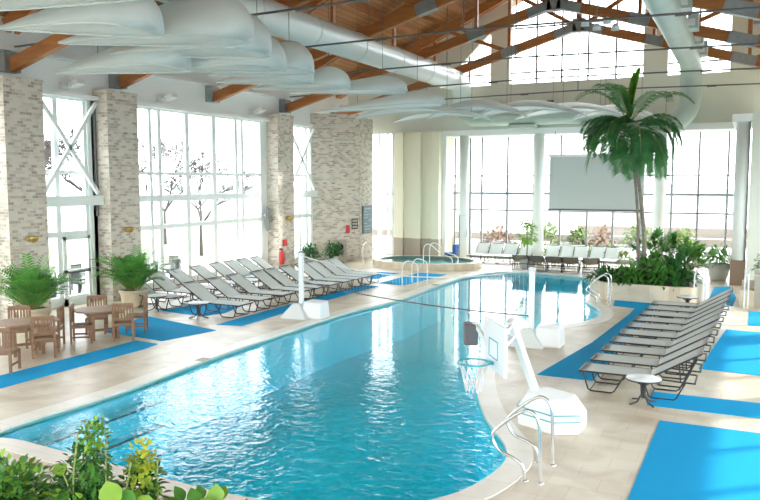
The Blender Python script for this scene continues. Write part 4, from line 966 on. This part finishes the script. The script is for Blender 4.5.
for y, x0, x1, h, l in ((52, -30, 4, .12, 'low pale stone terrace wall beyond the far windows'), (60, -12, 12, .35, 'longer terrace wall beyond the palm')):
    tag(MB().b2((x0, y, -.35), (x1, y+.6, h)).build('garden_wall', M['terwall']), l, 'wall')
def branch(mb, p, d, L_, r_, dep):
    q = p+d*L_; m_ = p.lerp(q, .5)+Vector((rnd.uniform(-1, 1), rnd.uniform(-1, 1), 0))*L_*.06
    mb.tube([p, m_, q], [r_, r_*.85, r_*.65], 4, caps=False)
    r_ = max(r_, .03)
    if dep == 0: return
    for _ in range(3):
        dd = (d+Vector((rnd.uniform(-.95, .95), rnd.uniform(-.95, .95), rnd.uniform(-.1, .35)))).normalized(); branch(mb, q, dd, L_*rnd.uniform(.62, .85), r_*.6, dep-1)
for x, y, h, l in ((-27, 21, 1.9, 'bare branching tree outside behind the second pillar'), (-29, 28, 2.1, 'bare tree outside the middle of the wide left window'), (-27, 33, 1.7, 'bare tree outside the far end of the wide left window'), (-30, 18.0, 2.1, 'bare tree outside the cross braced window'),
                   (-34, 38, 2.2, 'distant bare tree outside the slim window by the corner'), (-30, 24.5, 2.0, 'bare tree outside between the first mullions of the wide window')):
    r = empty('bare_tree', (x, y, -.35), 0, l, 'tree', 'bare winter trees outside'); b = MB(); branch(b, Vector((0, 0, 0)), Vector((0, 0, 1)), h, .13, 6); b.build('branches', M['bark'], r)
def ob(x, y, rad, mt, l): 
    r = empty('garden_shrub', (x, y, -.35), 0, l, 'shrub', 'garden shrubs outside'); b = MB(); bush(b, (0, 0, 0), rad, 260, .35, .2); b.build('foliage', M[mt], r)
for x, y, rad, mt, l in ((-15.3, 50, (1.1, 1, 1.0), 'shrubo', 'russet shrub outside, leftmost past the far windows'), (-12.2, 50, (1.4, 1, 1.5), 'shrubg', 'round green shrub outside left of the potted tree'), (-10.0, 50.5, (.7, .7, 1.3), 'shrubg', 'narrow green shrub outside left of the potted tree'),
        (-8.3, 49.5, (.9, .8, 1.2), 'shrubo', 'russet shrub outside behind the small potted tree'), (-6.2, 50, (1.2, 1, 1.5), 'shrubg', 'green shrub outside under the screen left corner'), (-3.6, 50.5, (1.0, 1, 1.2), 'shrubg', 'mottled shrub outside below the screen'),
        (1.6, 58, (2.8, 1.5, 1.6), 'shrubo', 'wide russet hedge outside right of the tall palm'),
        (-10.3, 40.5, (2.6, .6, .85), 'shrubg', 'low green hedge just outside the far windows'), (-6.6, 40.5, (2.2, .6, .8), 'shrubg', 'low green hedge just outside, below the screen')):
    ob(x, y, rad, mt, l)
def patio(x, y, l, k_):
    r = empty('patio_set', (x, y, -.35), k_, l, 'patio table', 'dark patio tables outside')
    MB().lathe([(0, .7), (.6, .7), (.6, .74), (0, .74)], n=20).build('table_top', M['patio'], r); MB().tube([(0, 0, 0), (0, 0, .7)], .05, 6).build('pedestal', M['patio'], r)
pc = None
def pchair(x, y, a, l):
    global pc
    if pc is None:
        pc = empty('patio_chair', (x, y, -.35), a, l, 'chair', 'dark patio chairs outside')
        t = MB(); t.b2((-.24, -.22, .4), (.24, .24, .44)); t.build('seat', M['patio'], pc)
        t = MB(); t.b2((-.24, -.24, .92), (.24, -.2, .97))
        for i in range(7): t.b2((-.24+i*.075, -.24, .44), (-.21+i*.075, -.21, .95))
        t.build('backrest', M['patio'], pc)
        for xx in (-.22, .22):
            for yy in (-.22, .22): MB().b2((xx-.02, yy-.02, 0), (xx+.02, yy+.02, .42)).build('leg', M['patio'], pc)
    else: copy_tree(pc, (x, y, -.35), a, l)
for i, (x, y, l) in enumerate(((-21.5, 17.6, 'seen through the cross braced bay'), (-22, 20.8, 'seen between the second palm and the first lounger'), (-22, 24.0, 'seen behind the window side loungers'))):
    patio(x, y, 'dark round patio table outside, '+l, 0)
    for a, q in ((0, 'near side'), (PI/2, 'pool side'), (PI, 'far side'), (-PI/2, 'lawn side')):
        pchair(x+.85*math.sin(a), y-.85*math.cos(a), a, 'dark patio chair, %s, %s' % (q, l))

# ------------------------------------------------------------------ light, world, camera
w = bpy.data.worlds.new('World'); S.world = w; w.use_nodes = True; N = w.node_tree.nodes; L = w.node_tree.links
bg = N['Background']; tc = N.new('ShaderNodeTexCoord'); sp_ = N.new('ShaderNodeSeparateXYZ'); L.new(tc.outputs['Generated'], sp_.inputs[0])
cr = N.new('ShaderNodeValToRGB'); L.new(sp_.outputs[2], cr.inputs[0]); cr.color_ramp.elements[0].position = 0; cr.color_ramp.elements[0].color = (.93, .97, 1, 1); cr.color_ramp.elements[1].position = .6; cr.color_ramp.elements[1].color = (.86, .93, 1, 1)
L.new(cr.outputs[0], bg.inputs[0]); bg.inputs[1].default_value = 4.6
sun = bpy.data.lights.new('sun', 'SUN'); sun.energy = 3.2; sun.angle = R(1.5); sun.color = (1, .95, .86)
so = bpy.data.objects.new('sun', sun); C.objects.link(so)
sd = Vector((-.62, -.55, -.56)).normalized(); so.rotation_euler = sd.to_track_quat('-Z', 'Y').to_euler(); so.location = (20, 20, 30)

F = 757.; P = math.atan(69/F); YAW = math.atan(370*math.cos(P)/F)
cam = bpy.data.cameras.new('camera'); co = bpy.data.objects.new('camera', cam); C.objects.link(co); S.camera = co
cam.sensor_fit = 'HORIZONTAL'; cam.sensor_width = 36; cam.lens = 36*F/760; cam.clip_start = .1; cam.clip_end = 2000
co.location = (0, 0, 3.8); co.rotation_euler = (PI/2-P, 0, YAW)
S.view_settings.view_transform = 'Standard'; S.view_settings.look = 'None'; S.view_settings.gamma = 1; S.view_settings.use_curve_mapping = False
S.view_settings.exposure = .92
S.cycles.max_bounces = 10; S.cycles.diffuse_bounces = 5; S.cycles.transparent_max_bounces = 24; S.cycles.glossy_bounces = 4
S.cycles.use_denoising = True; S.cycles.sample_clamp_indirect = 8
